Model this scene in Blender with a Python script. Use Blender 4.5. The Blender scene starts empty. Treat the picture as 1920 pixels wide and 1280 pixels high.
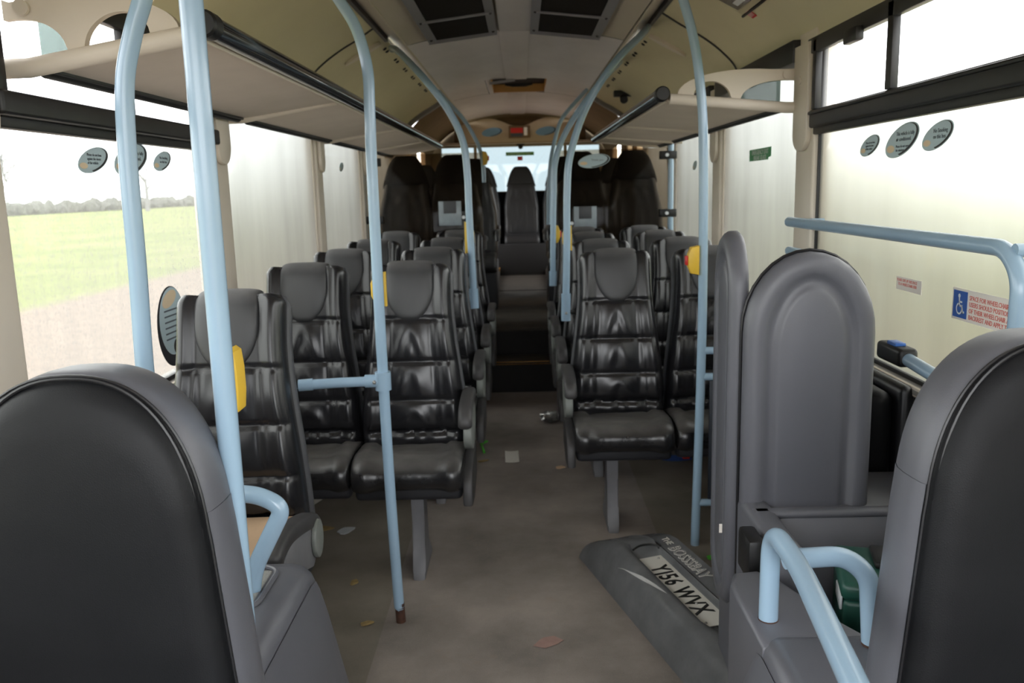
import bpy, bmesh, math, random
from mathutils import Vector, Matrix, noise
random.seed(7)
SC = bpy.context.scene
COL = SC.collection
pi = math.pi
sin, cos = math.sin, math.cos

# ------------------------------------------------------------------ materials
def srgb(r, g, b):
    f = lambda c: (c/255/12.92) if c/255 <= .04045 else ((c/255+.055)/1.055)**2.4
    return (f(r), f(g), f(b), 1)

class NT:
    def __init__(s, name):
        s.m = bpy.data.materials.new(name); s.m.use_nodes = True
        s.t = s.m.node_tree; s.t.nodes.clear()
        s.out = s.n('ShaderNodeOutputMaterial')
    def n(s, typ, **k):
        nd = s.t.nodes.new(typ)
        for a, v in k.items():
            if a in ('operation', 'blend_type', 'data_type', 'noise_dimensions', 'wave_type', 'bands_direction', 'feature', 'clamp'):
                setattr(nd, a, v)
            else: nd.inputs[a.replace('_', ' ')].default_value = v
        return nd
    def l(s, a, b): s.t.links.new(a, b)
    def noise(s, scale, detail=3, rough=.55, vec=None, stretch=None, coord='Object'):
        tc = s.n('ShaderNodeTexCoord')
        src = tc.outputs[coord]
        if stretch:
            mp = s.n('ShaderNodeMapping'); mp.inputs['Scale'].default_value = stretch
            s.l(src, mp.inputs[0]); src = mp.outputs[0]
        nz = s.n('ShaderNodeTexNoise', Scale=scale, Detail=detail, Roughness=rough)
        s.l(src, nz.inputs['Vector'])
        return nz.outputs['Fac']
    def ramp(s, fac, stops):
        r = s.n('ShaderNodeValToRGB')
        e = r.color_ramp.elements
        e[0].position, e[0].color = stops[0]
        e[1].position, e[1].color = stops[-1]
        for p, c in stops[1:-1]:
            x = e.new(p); x.color = c
        s.l(fac, r.inputs[0]); return r.outputs[0]
    def mix(s, fac, a, b, blend='MIX'):
        m = s.n('ShaderNodeMix', data_type='RGBA', blend_type=blend)
        for sock, v in ((m.inputs[0], fac), (m.inputs[6], a), (m.inputs[7], b)):
            if hasattr(v, 'is_linked'): s.l(v, sock)
            else: sock.default_value = v
        return m.outputs[2]

def mat(name, col, rough=.5, metal=0, var=0, vscale=8, bump=0, bscale=200, coat=0, stretch=None, spec=.5):
    N = NT(name)
    p = N.n('ShaderNodeBsdfPrincipled', Base_Color=col, Roughness=rough, Metallic=metal)
    p.inputs['Specular IOR Level'].default_value = spec
    p.inputs['Coat Weight'].default_value = coat
    p.inputs['Coat Roughness'].default_value = .1
    if var:
        f = N.noise(vscale, 5, .6, stretch=stretch)
        lo = tuple(c*(1-var) for c in col[:3])+(1,); hi = tuple(min(1, c*(1+var)) for c in col[:3])+(1,)
        N.l(N.ramp(f, [(.3, lo), (.7, hi)]), p.inputs['Base Color'])
    if bump:
        b = N.n('ShaderNodeBump', Strength=bump, Distance=.002)
        N.l(N.noise(bscale, 3), b.inputs['Height']); N.l(b.outputs[0], p.inputs['Normal'])
    N.l(p.outputs[0], N.out.inputs[0])
    return N.m

def leather(name, base, dust, rough, dustamt, crease=.35, cscale=22):
    N = NT(name)
    p = N.n('ShaderNodeBsdfPrincipled', Roughness=rough)
    p.inputs['Specular IOR Level'].default_value = .55
    geo = N.n('ShaderNodeNewGeometry')
    sp = N.n('ShaderNodeSeparateXYZ'); N.l(geo.outputs['Normal'], sp.inputs[0])
    up = N.n('ShaderNodeMapRange'); N.l(sp.outputs[2], up.inputs[0])
    up.inputs[1].default_value = .45; up.inputs[2].default_value = 1.0; up.inputs[4].default_value = dustamt
    nz = N.noise(9, 6, .65)
    ml = N.n('ShaderNodeMath', operation='MULTIPLY'); N.l(up.outputs[0], ml.inputs[0]); N.l(nz, ml.inputs[1])
    ad = N.n('ShaderNodeMath', operation='MULTIPLY_ADD'); N.l(nz, ad.inputs[0]); ad.inputs[1].default_value = .06; N.l(ml.outputs[0], ad.inputs[2])
    N.l(N.mix(ad.outputs[0], base, dust), p.inputs['Base Color'])
    r = N.n('ShaderNodeMath', operation='MULTIPLY_ADD'); N.l(ml.outputs[0], r.inputs[0]); r.inputs[1].default_value = .4; r.inputs[2].default_value = rough
    N.l(r.outputs[0], p.inputs['Roughness'])
    b1 = N.n('ShaderNodeBump', Strength=crease, Distance=.006); N.l(N.noise(cscale, 2, .5, stretch=(1, 1, .45)), b1.inputs['Height'])
    b2 = N.n('ShaderNodeBump', Strength=.12, Distance=.001); N.l(N.noise(420, 2), b2.inputs['Height'])
    N.l(b1.outputs[0], b2.inputs['Normal']); N.l(b2.outputs[0], p.inputs['Normal'])
    N.l(p.outputs[0], N.out.inputs[0]); return N.m

def vinyl(name):
    N = NT(name)
    p = N.n('ShaderNodeBsdfPrincipled', Base_Color=(.010, .0105, .012, 1), Roughness=.46)
    p.inputs['Specular IOR Level'].default_value = .17
    tc = N.n('ShaderNodeTexCoord')
    vo = N.n('ShaderNodeTexVoronoi', Scale=300, feature='DISTANCE_TO_EDGE'); N.l(tc.outputs['Object'], vo.inputs['Vector'])
    rr = N.noise(7, 4, .6)
    N.l(N.ramp(rr, [(.3, (.40,)*3+(1,)), (.75, (.54,)*3+(1,))]), p.inputs['Roughness'])
    scr = N.noise(26, 7, .8, stretch=(5, 1, .6))
    N.l(N.ramp(scr, [(.0, (.0085, .009, .010, 1)), (.66, (.010, .0105, .012, 1)), (.8, (.022, .0225, .025, 1))]), p.inputs['Base Color'])
    b = N.n('ShaderNodeBump', Strength=.35, Distance=.0008); N.l(vo.outputs['Distance'], b.inputs['Height'])
    b3 = N.n('ShaderNodeBump', Strength=.3, Distance=.02); N.l(N.noise(5, 2), b3.inputs['Height'])
    N.l(b3.outputs[0], b.inputs['Normal']); N.l(b.outputs[0], p.inputs['Normal'])
    N.l(p.outputs[0], N.out.inputs[0]); return N.m

def glass(name, tint, mist, mistcol, streak=(1, 14, .7), lo=.35, hi=.75, zfade=None, gloss=.04, drops=0, lof=.6, rough=None, kpath=None):
    """window glass with condensation: clear tinted part mixed with a translucent misted film"""
    N = NT(name)
    # condensation scatters what lies outside forward; clean glass lets it straight through
    tr = N.n('ShaderNodeBsdfTransparent', Color=tint) if rough is None else N.n('ShaderNodeBsdfRefraction', Color=tint, Roughness=rough, IOR=1.4)
    tl = N.n('ShaderNodeBsdfTranslucent', Color=mistcol)
    gl = N.n('ShaderNodeBsdfGlossy', Color=(1, 1, 1, 1), Roughness=.03)
    f = N.noise(3.2, 5, .6, stretch=streak)
    mr = N.n('ShaderNodeMapRange'); N.l(f, mr.inputs[0])
    mr.inputs[1].default_value = lo; mr.inputs[2].default_value = hi
    mr.inputs[3].default_value = mist*lof; mr.inputs[4].default_value = mist
    fac = mr.outputs[0]
    if zfade:
        tc = N.n('ShaderNodeTexCoord'); sp = N.n('ShaderNodeSeparateXYZ'); N.l(tc.outputs['Object'], sp.inputs[0])
        z = N.n('ShaderNodeMapRange'); N.l(sp.outputs[2], z.inputs[0])
        z.inputs[1].default_value = zfade[0]; z.inputs[2].default_value = zfade[1]
        z.inputs[3].default_value = 1; z.inputs[4].default_value = zfade[2]
        mm = N.n('ShaderNodeMath', operation='MULTIPLY'); N.l(fac, mm.inputs[0]); N.l(z.outputs[0], mm.inputs[1]); fac = mm.outputs[0]
    if drops:
        d = N.noise(95, 2, .5)
        dr = N.n('ShaderNodeMapRange'); N.l(d, dr.inputs[0]); dr.inputs[1].default_value = .56; dr.inputs[2].default_value = .66; dr.inputs[4].default_value = drops
        mx = N.n('ShaderNodeMath', operation='ADD'); mx.use_clamp = True; N.l(fac, mx.inputs[0]); N.l(dr.outputs[0], mx.inputs[1]); fac = mx.outputs[0]
    if kpath:
        # the wet film is an absorbing layer: the longer the slanted path through it, the more it hides
        ge = N.n('ShaderNodeNewGeometry'); dt = N.n('ShaderNodeVectorMath', operation='DOT_PRODUCT')
        N.l(ge.outputs['Incoming'], dt.inputs[0]); N.l(ge.outputs['Normal'], dt.inputs[1])
        ab = N.n('ShaderNodeMath', operation='ABSOLUTE'); N.l(dt.outputs['Value'], ab.inputs[0])
        mx = N.n('ShaderNodeMath', operation='MAXIMUM'); N.l(ab.outputs[0], mx.inputs[0]); mx.inputs[1].default_value = .08
        dv = N.n('ShaderNodeMath', operation='DIVIDE'); dv.inputs[0].default_value = kpath; N.l(mx.outputs[0], dv.inputs[1])
        om = N.n('ShaderNodeMath', operation='SUBTRACT'); om.inputs[0].default_value = 1; N.l(fac, om.inputs[1])
        pw = N.n('ShaderNodeMath', operation='POWER'); N.l(om.outputs[0], pw.inputs[0]); N.l(dv.outputs[0], pw.inputs[1])
        o2 = N.n('ShaderNodeMath', operation='SUBTRACT'); o2.inputs[0].default_value = 1; N.l(pw.outputs[0], o2.inputs[1]); fac = o2.outputs[0]
    m1 = N.n('ShaderNodeMixShader'); N.l(fac, m1.inputs[0]); N.l(tr.outputs[0], m1.inputs[1]); N.l(tl.outputs[0], m1.inputs[2])
    m2 = N.n('ShaderNodeMixShader'); m2.inputs[0].default_value = gloss
    N.l(m1.outputs[0], m2.inputs[1]); N.l(gl.outputs[0], m2.inputs[2])
    N.l(m2.outputs[0], N.out.inputs[0]); return N.m

def floor_mat():
    N = NT('worn_vinyl_floor')
    p = N.n('ShaderNodeBsdfPrincipled', Roughness=.62)
    big = N.noise(1.7, 6, .62)
    c = N.ramp(big, [(.28, srgb(106, 100, 94)), (.5, srgb(140, 131, 125)), (.74, srgb(172, 161, 153))])
    sp = N.noise(260, 2, .7)
    c = N.mix(N.ramp(sp, [(.62, (0, 0, 0, 1)), (.72, (.7, .7, .7, 1))]), c, srgb(176, 165, 146))
    sp2 = N.noise(310, 2, .7, stretch=(1, 1.1, 1))
    c = N.mix(N.ramp(sp2, [(.62, (0, 0, 0, 1)), (.72, (.6, .6, .6, 1))]), c, srgb(40, 38, 38))
    st = N.noise(5.5, 8, .72)
    c = N.mix(N.ramp(st, [(.60, (0, 0, 0, 1)), (.74, (.45, .45, .45, 1))]), c, srgb(150, 128, 112))
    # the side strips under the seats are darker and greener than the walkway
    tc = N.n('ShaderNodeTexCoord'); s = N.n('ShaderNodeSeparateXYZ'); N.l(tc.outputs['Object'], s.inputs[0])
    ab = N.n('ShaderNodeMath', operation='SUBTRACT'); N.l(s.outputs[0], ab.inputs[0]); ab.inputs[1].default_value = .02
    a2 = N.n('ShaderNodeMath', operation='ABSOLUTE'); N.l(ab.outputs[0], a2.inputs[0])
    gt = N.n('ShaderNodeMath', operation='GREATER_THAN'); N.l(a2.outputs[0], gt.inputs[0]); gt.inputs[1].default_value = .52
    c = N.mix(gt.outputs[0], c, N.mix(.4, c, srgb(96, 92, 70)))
    N.l(c, p.inputs['Base Color'])
    b = N.n('ShaderNodeBump', Strength=.25, Distance=.0015); N.l(sp, b.inputs['Height']); N.l(b.outputs[0], p.inputs['Normal'])
    N.l(p.outputs[0], N.out.inputs[0]); return N.m

def ground_mat():
    N = NT('field_ground')
    p = N.n('ShaderNodeBsdfPrincipled', Roughness=.95)
    p.inputs['Specular IOR Level'].default_value = .05
    tc = N.n('ShaderNodeTexCoord'); s = N.n('ShaderNodeSeparateXYZ'); N.l(tc.outputs['Object'], s.inputs[0])
    n1 = N.noise(.25, 6, .7); n2 = N.noise(3, 5, .7)
    grass = N.ramp(n1, [(.3, srgb(92, 104, 58)), (.55, srgb(116, 122, 74)), (.75, srgb(130, 124, 90))])
    conc = N.ramp(n2, [(.3, srgb(116, 103, 94)), (.7, srgb(132, 118, 107))])
    w = N.n('ShaderNodeMath', operation='MULTIPLY_ADD'); N.l(n2, w.inputs[0]); w.inputs[1].default_value = 1.2; N.l(s.outputs[0], w.inputs[2])
    g = N.n('ShaderNodeMapRange'); N.l(w.outputs[0], g.inputs[0]); g.inputs[1].default_value = -8.0; g.inputs[2].default_value = -7.4
    g2 = N.n('ShaderNodeMapRange'); N.l(w.outputs[0], g2.inputs[0]); g2.inputs[1].default_value = 5.5; g2.inputs[2].default_value = 6.2; g2.inputs[3].default_value = 1; g2.inputs[4].default_value = 0
    mm = N.n('ShaderNodeMath', operation='MULTIPLY'); N.l(g.outputs[0], mm.inputs[0]); N.l(g2.outputs[0], mm.inputs[1])
    N.l(N.mix(mm.outputs[0], grass, conc), p.inputs['Base Color'])
    N.l(p.outputs[0], N.out.inputs[0]); return N.m

M = {}
M['blue'] = mat('pale_blue_paint', srgb(152, 179, 201), .24, var=.03, vscale=3, coat=.25)
M['rust'] = mat('rusty_steel', srgb(74, 48, 36), .8, var=.4, vscale=40, bump=.4, bscale=90)
M['cove'] = mat('cream_moulding', srgb(214, 205, 172), .6, var=.05, vscale=2)
M['cream'] = mat('cream_plastic', srgb(222, 211, 196), .55, var=.03, vscale=3)
M['rackfab'] = mat('rack_fabric', srgb(214, 202, 190), .85, var=.05, vscale=4, bump=.15, bscale=300)
M['ceil'] = mat('ceiling_laminate', srgb(242, 236, 236), .32, var=.10, vscale=2.4, stretch=(1, .45, 1))
M['strip'] = mat('ceiling_strip', srgb(205, 196, 180), .5)
M['brown'] = mat('brown_trim_cloth', srgb(120, 98, 70), .9, var=.12, vscale=6, bump=.2)
M['tan'] = mat('rear_moulding', srgb(176, 158, 130), .6, var=.06, vscale=3)
M['black'] = mat('black_rubber', srgb(20, 20, 21), .45)
M['gloss'] = mat('black_gloss_rail', srgb(24, 25, 30), .16, coat=.4)
M['frame'] = mat('black_window_frame', srgb(24, 23, 24), .42, var=.25, vscale=20)
M['grey'] = mat('grey_moulded_plastic', srgb(94, 95, 102), .40, var=.04, vscale=3, bump=.12, bscale=520)
M['greyd'] = mat('dark_grey_plastic', srgb(72, 73, 77), .46, var=.05, vscale=5, bump=.1, bscale=420)
M['armd'] = mat('armrest_plastic', srgb(58, 57, 58), .5, var=.15, vscale=14)
M['disc'] = mat('armrest_cover', srgb(120, 124, 120), .5)
M['leg'] = mat('seat_leg_grey', srgb(112, 112, 116), .5, var=.12, vscale=9)
M['pan'] = mat('seat_pan', srgb(34, 35, 40), .6)
M['lea'] = leather('black_leather', (.009, .009, .0105, 1), srgb(128, 125, 122), .27, .95)
M['leab'] = leather('black_leather_back', (.008, .008, .010, 1), srgb(90, 90, 92), .27, .22, crease=.16, cscale=13)
M['pad'] = leather('worn_headrest', (.034, .035, .038, 1), srgb(130, 128, 128), .46, .8, crease=.15)
M['dark'] = mat('rear_seat_cloth', srgb(24, 23, 23), .85, var=.1, vscale=12)
M['darkl'] = leather('rear_seat_leather', (.010, .010, .011, 1), srgb(50, 48, 50), .5, .2)
M['vinyl'] = vinyl('black_vinyl')
M['pipe'] = mat('black_piping', srgb(24, 24, 27), .35)
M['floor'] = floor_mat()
M['step'] = mat('worn_step_board', srgb(54, 47, 39), .7, var=.35, vscale=7)
M['riser'] = mat('dark_riser', srgb(24, 23, 24), .75)
M['yellow'] = mat('yellow_edge', srgb(214, 150, 56), .55, var=.15, vscale=20)
M['bell'] = mat('bell_push_yellow', srgb(226, 186, 62), .4)
M['red'] = mat('red_plastic', srgb(206, 42, 36), .4)
M['lower'] = mat('lower_wall_panel', srgb(150, 146, 140), .6, var=.05)
M['mid'] = mat('modesty_panel', srgb(38, 44, 54), .5)
M['tint'] = glass('tinted_screen_glass', (.66, .60, .53, 1), .006, (.1, .09, .08, 1), gloss=.005)
M['clear'] = mat('clear_pocket_plate', srgb(150, 160, 166), .25, var=.12, vscale=14)
M['milk'] = glass('frosted_end_glass', (.5, .56, .54, 1), .55, (.16, .18, .172, 1), gloss=.02)
M['gL1'] = glass('misted_glass_left_front', (.95, .96, .94, 1), .42, (.24, .236, .228, 1), lo=.3, hi=.8, zfade=(.35, .72, .5), drops=.18, kpath=.5)
M['gL'] = glass('misted_glass_left', (.93, .94, .92, 1), .94, (.150, .148, .140, 1), zfade=(.45, .95, .9), lof=.95, rough=.28, streak=(1, 1.8, .3), kpath=.14)
M['gR1'] = glass('misted_glass_right_front', (.95, .95, .92, 1), .70, (.150, .146, .124, 1), zfade=(.30, .80, .42), lof=.92, rough=.40, streak=(1, 1.6, .3), kpath=.40)
M['gR'] = glass('misted_glass_right', (.93, .94, .92, 1), .945, (.150, .147, .139, 1), zfade=(.45, .95, .9), lof=.95, rough=.32, streak=(1, 1.8, .3), kpath=.14)
M['gC'] = glass('curtained_glass', (.5, .42, .32, 1), .90, (.26, .22, .17, 1), streak=(1, 30, .2), gloss=.01, kpath=.15)
M['gT'] = glass('hopper_glass', (.98, .98, .98, 1), .1, (.9, .9, .9, 1))
M['gB'] = glass('rear_glass', (.335, .37, .38, 1), .03, (.10, .12, .125, 1))
M['plate'] = mat('number_plate_white', srgb(206, 203, 196), .35)
M['ink'] = mat('black_ink', srgb(20, 20, 20), .5)
M['bump'] = mat('bumper_dark_plastic', srgb(138, 139, 142), .22, var=.18, vscale=7, bump=.1, bscale=60)
M['scuff'] = mat('bumper_scuff', srgb(190, 190, 190), .5)
M['ovl'] = mat('sticker_blue_grey', srgb(196, 216, 224), .5)
M['ovb'] = mat('sticker_soft_blue', srgb(118, 156, 182), .5)
M['ovd'] = mat('sticker_dark', srgb(42, 42, 48), .5)
M['ovc'] = mat('sticker_cream', srgb(240, 218, 186), .5)
M['ovt'] = mat('sticker_text', srgb(88, 98, 108), .5)
M['sgreen'] = mat('sticker_green', srgb(82, 160, 112), .5)
M['sgreen2'] = mat('sticker_bright_green', srgb(112, 178, 84), .5)
M['spale'] = mat('sticker_pale', srgb(206, 214, 210), .5)
M['swhite'] = mat('sign_white', srgb(246, 240, 232), .5)
M['sred'] = mat('sign_red_text', srgb(216, 104, 92), .5)
M['sblue'] = mat('sign_blue', srgb(52, 96, 176), .45)
M['white'] = mat('white_mark', srgb(232, 236, 240), .5)
M['green'] = mat('first_aid_green', srgb(32, 76, 66), .4)
M['paper'] = mat('paper', srgb(222, 218, 210), .7)
M['board'] = mat('beige_board', srgb(222, 190, 156), .65, var=.06)
M['leaf'] = mat('dry_leaf', srgb(150, 128, 84), .8, var=.3, vscale=60)
M['gleaf'] = mat('lime_green_plastic', srgb(96, 206, 70), .5)
M['chrome'] = mat('screw_metal', srgb(160, 160, 158), .3, metal=.8)
M['ash'] = mat('speckled_insert', srgb(142, 143, 140), .6, var=.25, vscale=240)
M['wood'] = mat('hatch_plywood', srgb(214, 164, 92), .6, var=.08)
M['bluecap'] = mat('blue_button', srgb(56, 112, 196), .35)
M['lens'] = mat('lamp_lens', srgb(132, 122, 120), .15, coat=.3)
M['dirt'] = mat('pinkish_stain', srgb(158, 128, 120), .8, var=.1, vscale=30)
M['grill'] = mat('dark_grille', srgb(36, 34, 32), .7)
M['alu'] = mat('grille_frame_grey', srgb(148, 148, 154), .45)
M['bark'] = mat('bare_bark', srgb(120, 120, 122), .9)
M['hedge'] = mat('hedge_leaves', srgb(84, 86, 80), .9, var=.4, vscale=1.2)
M['ground'] = ground_mat()
M['wrap'] = mat('clear_wrapper', srgb(200, 204, 208), .2, coat=.5)

# ------------------------------------------------------------------ object helpers
def link(o, parent=None):
    COL.objects.link(o)
    if parent is not None: o.parent = parent
    return o
def obj(name, bm, m, parent=None, smooth=True, angle=None):
    me = bpy.data.meshes.new(name)
    bmesh.ops.recalc_face_normals(bm, faces=bm.faces)
    bm.to_mesh(me); bm.free()
    ms = m if isinstance(m, (list, tuple)) else [m]
    for x in ms: me.materials.append(M[x])
    if smooth:
        for p in me.polygons: p.use_smooth = True
        me.set_sharp_from_angle(angle=math.radians(angle or 38))
    o = bpy.data.objects.new(name, me)
    return link(o, parent)
def tag(o, label, cat, group=None, kind=None):
    o['label'] = label; o['category'] = cat
    if group: o['group'] = group
    if kind: o['kind'] = kind
    return o
def thing(name, label, cat, loc=(0, 0, 0), group=None, rz=0):
    e = bpy.data.objects.new(name, None); e.empty_display_size = .1
    e.location = loc; e.rotation_euler = (0, 0, rz); link(e)
    return tag(e, label, cat, group)
def struct(name, bm, m, parent=None, smooth=True):
    o = obj(name, bm, m, parent, smooth)
    if parent is None: o['kind'] = 'structure'
    return o
def B(): return bmesh.new()
def box(bm, x0, x1, y0, y1, z0, z1, bev=0, seg=2, mtx=None, mi=0):
    r = bmesh.ops.create_cube(bm, size=1)
    vs = r['verts']
    bmesh.ops.scale(bm, vec=(x1-x0, y1-y0, z1-z0), verts=vs)
    bmesh.ops.translate(bm, vec=((x0+x1)/2, (y0+y1)/2, (z0+z1)/2), verts=vs)
    fs = set(f for v in vs for f in v.link_faces)
    if bev:
        es = list(set(e for v in vs for e in v.link_edges))
        rr = bmesh.ops.bevel(bm, geom=es, offset=bev, segments=seg, affect='EDGES', profile=.5)
        fs = set(rr['faces']) | set(f for f in fs if f.is_valid)
        vs = list(set(v for f in fs for v in f.verts))
        # include untouched corners
    if mtx is not None:
        allv = set(v for f in fs if f.is_valid for v in f.verts)
        bmesh.ops.transform(bm, matrix=mtx, verts=list(allv))
    for f in fs:
        if f.is_valid: f.material_index = mi
    return bm
def catmull(pts, n=8, closed=False):
    P = [Vector(p) for p in pts]; out = []
    if len(P) < 3: return P
    for i in range(len(P)-1):
        p0 = P[max(i-1, 0)]; p1 = P[i]; p2 = P[i+1]; p3 = P[min(i+2, len(P)-1)]
        for k in range(n):
            t = k/n
            out.append(.5*((2*p1)+(p2-p0)*t+(2*p0-5*p1+4*p2-p3)*t*t+(3*p1-p0-3*p2+p3)*t**3))
    out.append(P[-1]); return out
def fillet(pts, r, n=8):
    """polyline with rounded corners"""
    P = [Vector(p) for p in pts]; out = [P[0]]
    for i in range(1, len(P)-1):
        a, b, c = P[i-1], P[i], P[i+1]
        d1 = (a-b); d2 = (c-b); rr = min(r, d1.length*.49, d2.length*.49)
        p = b+d1.normalized()*rr; q = b+d2.normalized()*rr
        for k in range(n+1):
            t = k/n; out.append((1-t)**2*p+2*t*(1-t)*b+t*t*q)
    out.append(P[-1]); return out
def tube(bm, pts, r, seg=14, cap=True, mi=0, flat=None):
    P = [Vector(p) for p in pts]; rings = []
    t = (P[1]-P[0]).normalized()
    a = Vector((0, 0, 1)) if abs(t.z) < .9 else Vector((1, 0, 0))
    u = t.cross(a).normalized()
    for i, p in enumerate(P):
        if i == 0: tt = P[1]-P[0]
        elif i == len(P)-1: tt = P[-1]-P[-2]
        else: tt = (P[i+1]-P[i]).normalized()+(P[i]-P[i-1]).normalized()
        tt.normalize()
        u = (u-tt*u.dot(tt)).normalized(); v = tt.cross(u)
        rr = r(i/(len(P)-1)) if callable(r) else r
        rings.append([bm.verts.new(p+(u*cos(2*pi*k/seg)+v*sin(2*pi*k/seg))*rr) for k in range(seg)])
    for i in range(len(rings)-1):
        for k in range(seg):
            f = bm.faces.new((rings[i][k], rings[i][(k+1) % seg], rings[i+1][(k+1) % seg], rings[i+1][k])); f.material_index = mi
    if cap:
        for rg in (rings[0][::-1], rings[-1]):
            f = bm.faces.new(rg); f.material_index = mi
    return bm
def prism(bm, pts, axis, a, b, mi=0, bev=0):
    """2-D outline extruded along an axis: x -> (y,z) points, y -> (x,z), z -> (x,y)"""
    def mk(p, t):
        return {'x': (t, p[0], p[1]), 'y': (p[0], t, p[1]), 'z': (p[0], p[1], t)}[axis]
    A = [bm.verts.new(mk(p, a)) for p in pts]; Bv = [bm.verts.new(mk(p, b)) for p in pts]
    n = len(pts); fs = []
    fs.append(bm.faces.new(A)); fs.append(bm.faces.new(Bv[::-1]))
    for i in range(n): fs.append(bm.faces.new((A[i], Bv[i], Bv[(i+1) % n], A[(i+1) % n])))
    for f in fs: f.material_index = mi
    if bev:
        es = list(set(e for f in fs[:2] for e in f.edges))
        bmesh.ops.bevel(bm, geom=es, offset=bev, segments=2, affect='EDGES', profile=.5)
    return bm
def loft(bm, rings, closed=True, cap=True, mi=0):
    R = [[bm.verts.new(p) for p in r] for r in rings]; n = len(R[0])
    for i in range(len(R)-1):
        for k in range(n if closed else n-1):
            f = bm.faces.new((R[i][k], R[i][(k+1) % n], R[i+1][(k+1) % n], R[i+1][k])); f.material_index = mi
    if cap and closed:
        for rg in (R[0][::-1], R[-1]): bm.faces.new(rg).material_index = mi
    return bm
def ell(cx, cy, a, b, n=40, t0=0, t1=2*pi, rot=0):
    out = []
    for k in range(n):
        t = t0+(t1-t0)*k/n
        x, y = a*cos(t), b*sin(t)
        out.append((cx+x*cos(rot)-y*sin(rot), cy+x*sin(rot)+y*cos(rot)))
    return out
def frame_m(loc, right, up):
    r = Vector(right).normalized(); u = Vector(up).normalized(); n = r.cross(u)
    m = Matrix((r, u, n)).transposed().to_4x4(); m.translation = Vector(loc); return m
def flat(bm, pts, z0=0, z1=.001, mi=0):
    return prism(bm, pts, 'z', z0, z1, mi)
def text(name, body, size, m, parent, loc=(0, 0, 0), align='LEFT', ext=.0003, shear=0, bold=0, sx=1, line=1.0, rz=0, sp=1.0):
    cu = bpy.data.curves.new(name, 'FONT'); cu.body = body; cu.size = size; cu.align_x = align
    cu.extrude = ext; cu.shear = shear; cu.offset = bold; cu.space_line = line; cu.space_character = sp; cu.resolution_u = 2
    cu.materials.append(M[m])
    o = bpy.data.objects.new(name, cu); o.location = loc; o.scale = (sx, 1, 1); o.rotation_euler = (0, 0, rz)
    link(o)
    bpy.context.view_layer.update()
    me = bpy.data.meshes.new_from_object(o.evaluated_get(bpy.context.evaluated_depsgraph_get()))
    m2 = bpy.data.objects.new(name, me); m2.location = o.location; m2.scale = o.scale; m2.rotation_euler = o.rotation_euler
    bpy.data.objects.remove(o); bpy.data.curves.remove(cu); m2.name = name
    return link(m2, parent)
def copy_tree(o, parent=None):
    c = o.copy(); COL.objects.link(c)
    if parent is not None: c.parent = parent
    for ch in list(o.children): copy_tree(ch, c)
    return c
def sm(a, b, x):
    t = max(0, min(1, (x-a)/(b-a))); return t*t*(3-2*t)

# ------------------------------------------------------------------ camera
F = 1600.0; H = 1.45
def cam_basis():
    r = math.radians(1.3)
    fy = Vector((977-960, 352-640, F)).normalized()
    u = Vector((-sin(r), -cos(r), 0)); u = (u-fy*u.dot(fy)).normalized()
    x = fy.cross(u)
    if x.x < 0: x = -x
    return x, fy, u            # images of world X, Y, Z in (right, down, forward)
cx_, cy_, cz_ = cam_basis()
right = Vector((cx_.x, cy_.x, cz_.x)); down = Vector((cx_.y, cy_.y, cz_.y)); fwd = Vector((cx_.z, cy_.z, cz_.z))
cd = bpy.data.cameras.new('camera'); cam = bpy.data.objects.new('camera', cd); COL.objects.link(cam)
mw = Matrix((right, -down, -fwd)).transposed().to_4x4(); mw.translation = (0, 0, H); cam.matrix_world = mw
cd.sensor_width = 22.3; cd.lens = F/1920*22.3; cd.clip_start = .02; cd.clip_end = 500
cd.dof.use_dof = True; cd.dof.focus_distance = 1.75; cd.dof.aperture_fstop = 3.8
SC.camera = cam
def at(px, py, X=None, Y=None, Z=None):
    """world point seen at a pixel of the photograph on a given plane (used once, to lay the things out)"""
    d = right*(px-960)+down*(py-640)+fwd*F
    if X is not None: t = X/d.x
    elif Y is not None: t = Y/d.y
    else: t = (Z-H)/d.z
    return Vector((0, 0, H))+d*t

# ------------------------------------------------------------------ setting: bus shell
WL, WR = -1.13, 1.11
Y0, YB = -.6, 10.85
SILL, WTOP = .88, 1.95
PL = [(-.6, -.35), (.42, .58), (1.66, 1.84), (3.10, 3.27), (4.70, 4.83), (6.05, 6.2), (7.5, 7.64), (9.0, 9.3)]
PR = [(-.6, -.35), (.55, .72), (3.24, 3.44), (4.74, 4.92), (6.2, 6.34), (7.6, 7.74), (9.0, 9.3)]

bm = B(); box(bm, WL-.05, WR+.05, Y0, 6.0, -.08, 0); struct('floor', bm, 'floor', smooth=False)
# raised rear floor, one step up and then the deck
bm = B()
box(bm, -.30, .27, 6.0, 6.27, 0, .20, mi=1); box(bm, -.30, .27, 5.985, 6.27, .20, .225, .004, mi=0); box(bm, -.28, .25, 5.98, 6.0, .208, .228, .003, mi=2)
struct('floor_step', bm, ['step', 'riser', 'yellow'])
bm = B()
box(bm, WL, WR, 6.27, YB, -.05, .405, mi=1)
box(bm, WL, WR, 6.25, YB, .405, .432, .004, mi=0)
box(bm, WL, -.30, 6.02, 6.27, 0, .432, .01, mi=1); box(bm, .27, WR, 6.02, 6.27, 0, .432, .01, mi=1)
box(bm, -.33, -.27, 8.3, 10.15, .43, .50, .005, mi=0); box(bm, .27, .33, 8.3, 10.15, .43, .50, .005, mi=0)
box(bm, -.40, -.27, 10.0, 10.14, .43, .53, .004, mi=2)
box(bm, -.26, .24, 8.55, 8.57, .43, .437, mi=1)
struct('floor_rear_deck', bm, ['step', 'riser', 'yellow'])

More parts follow.
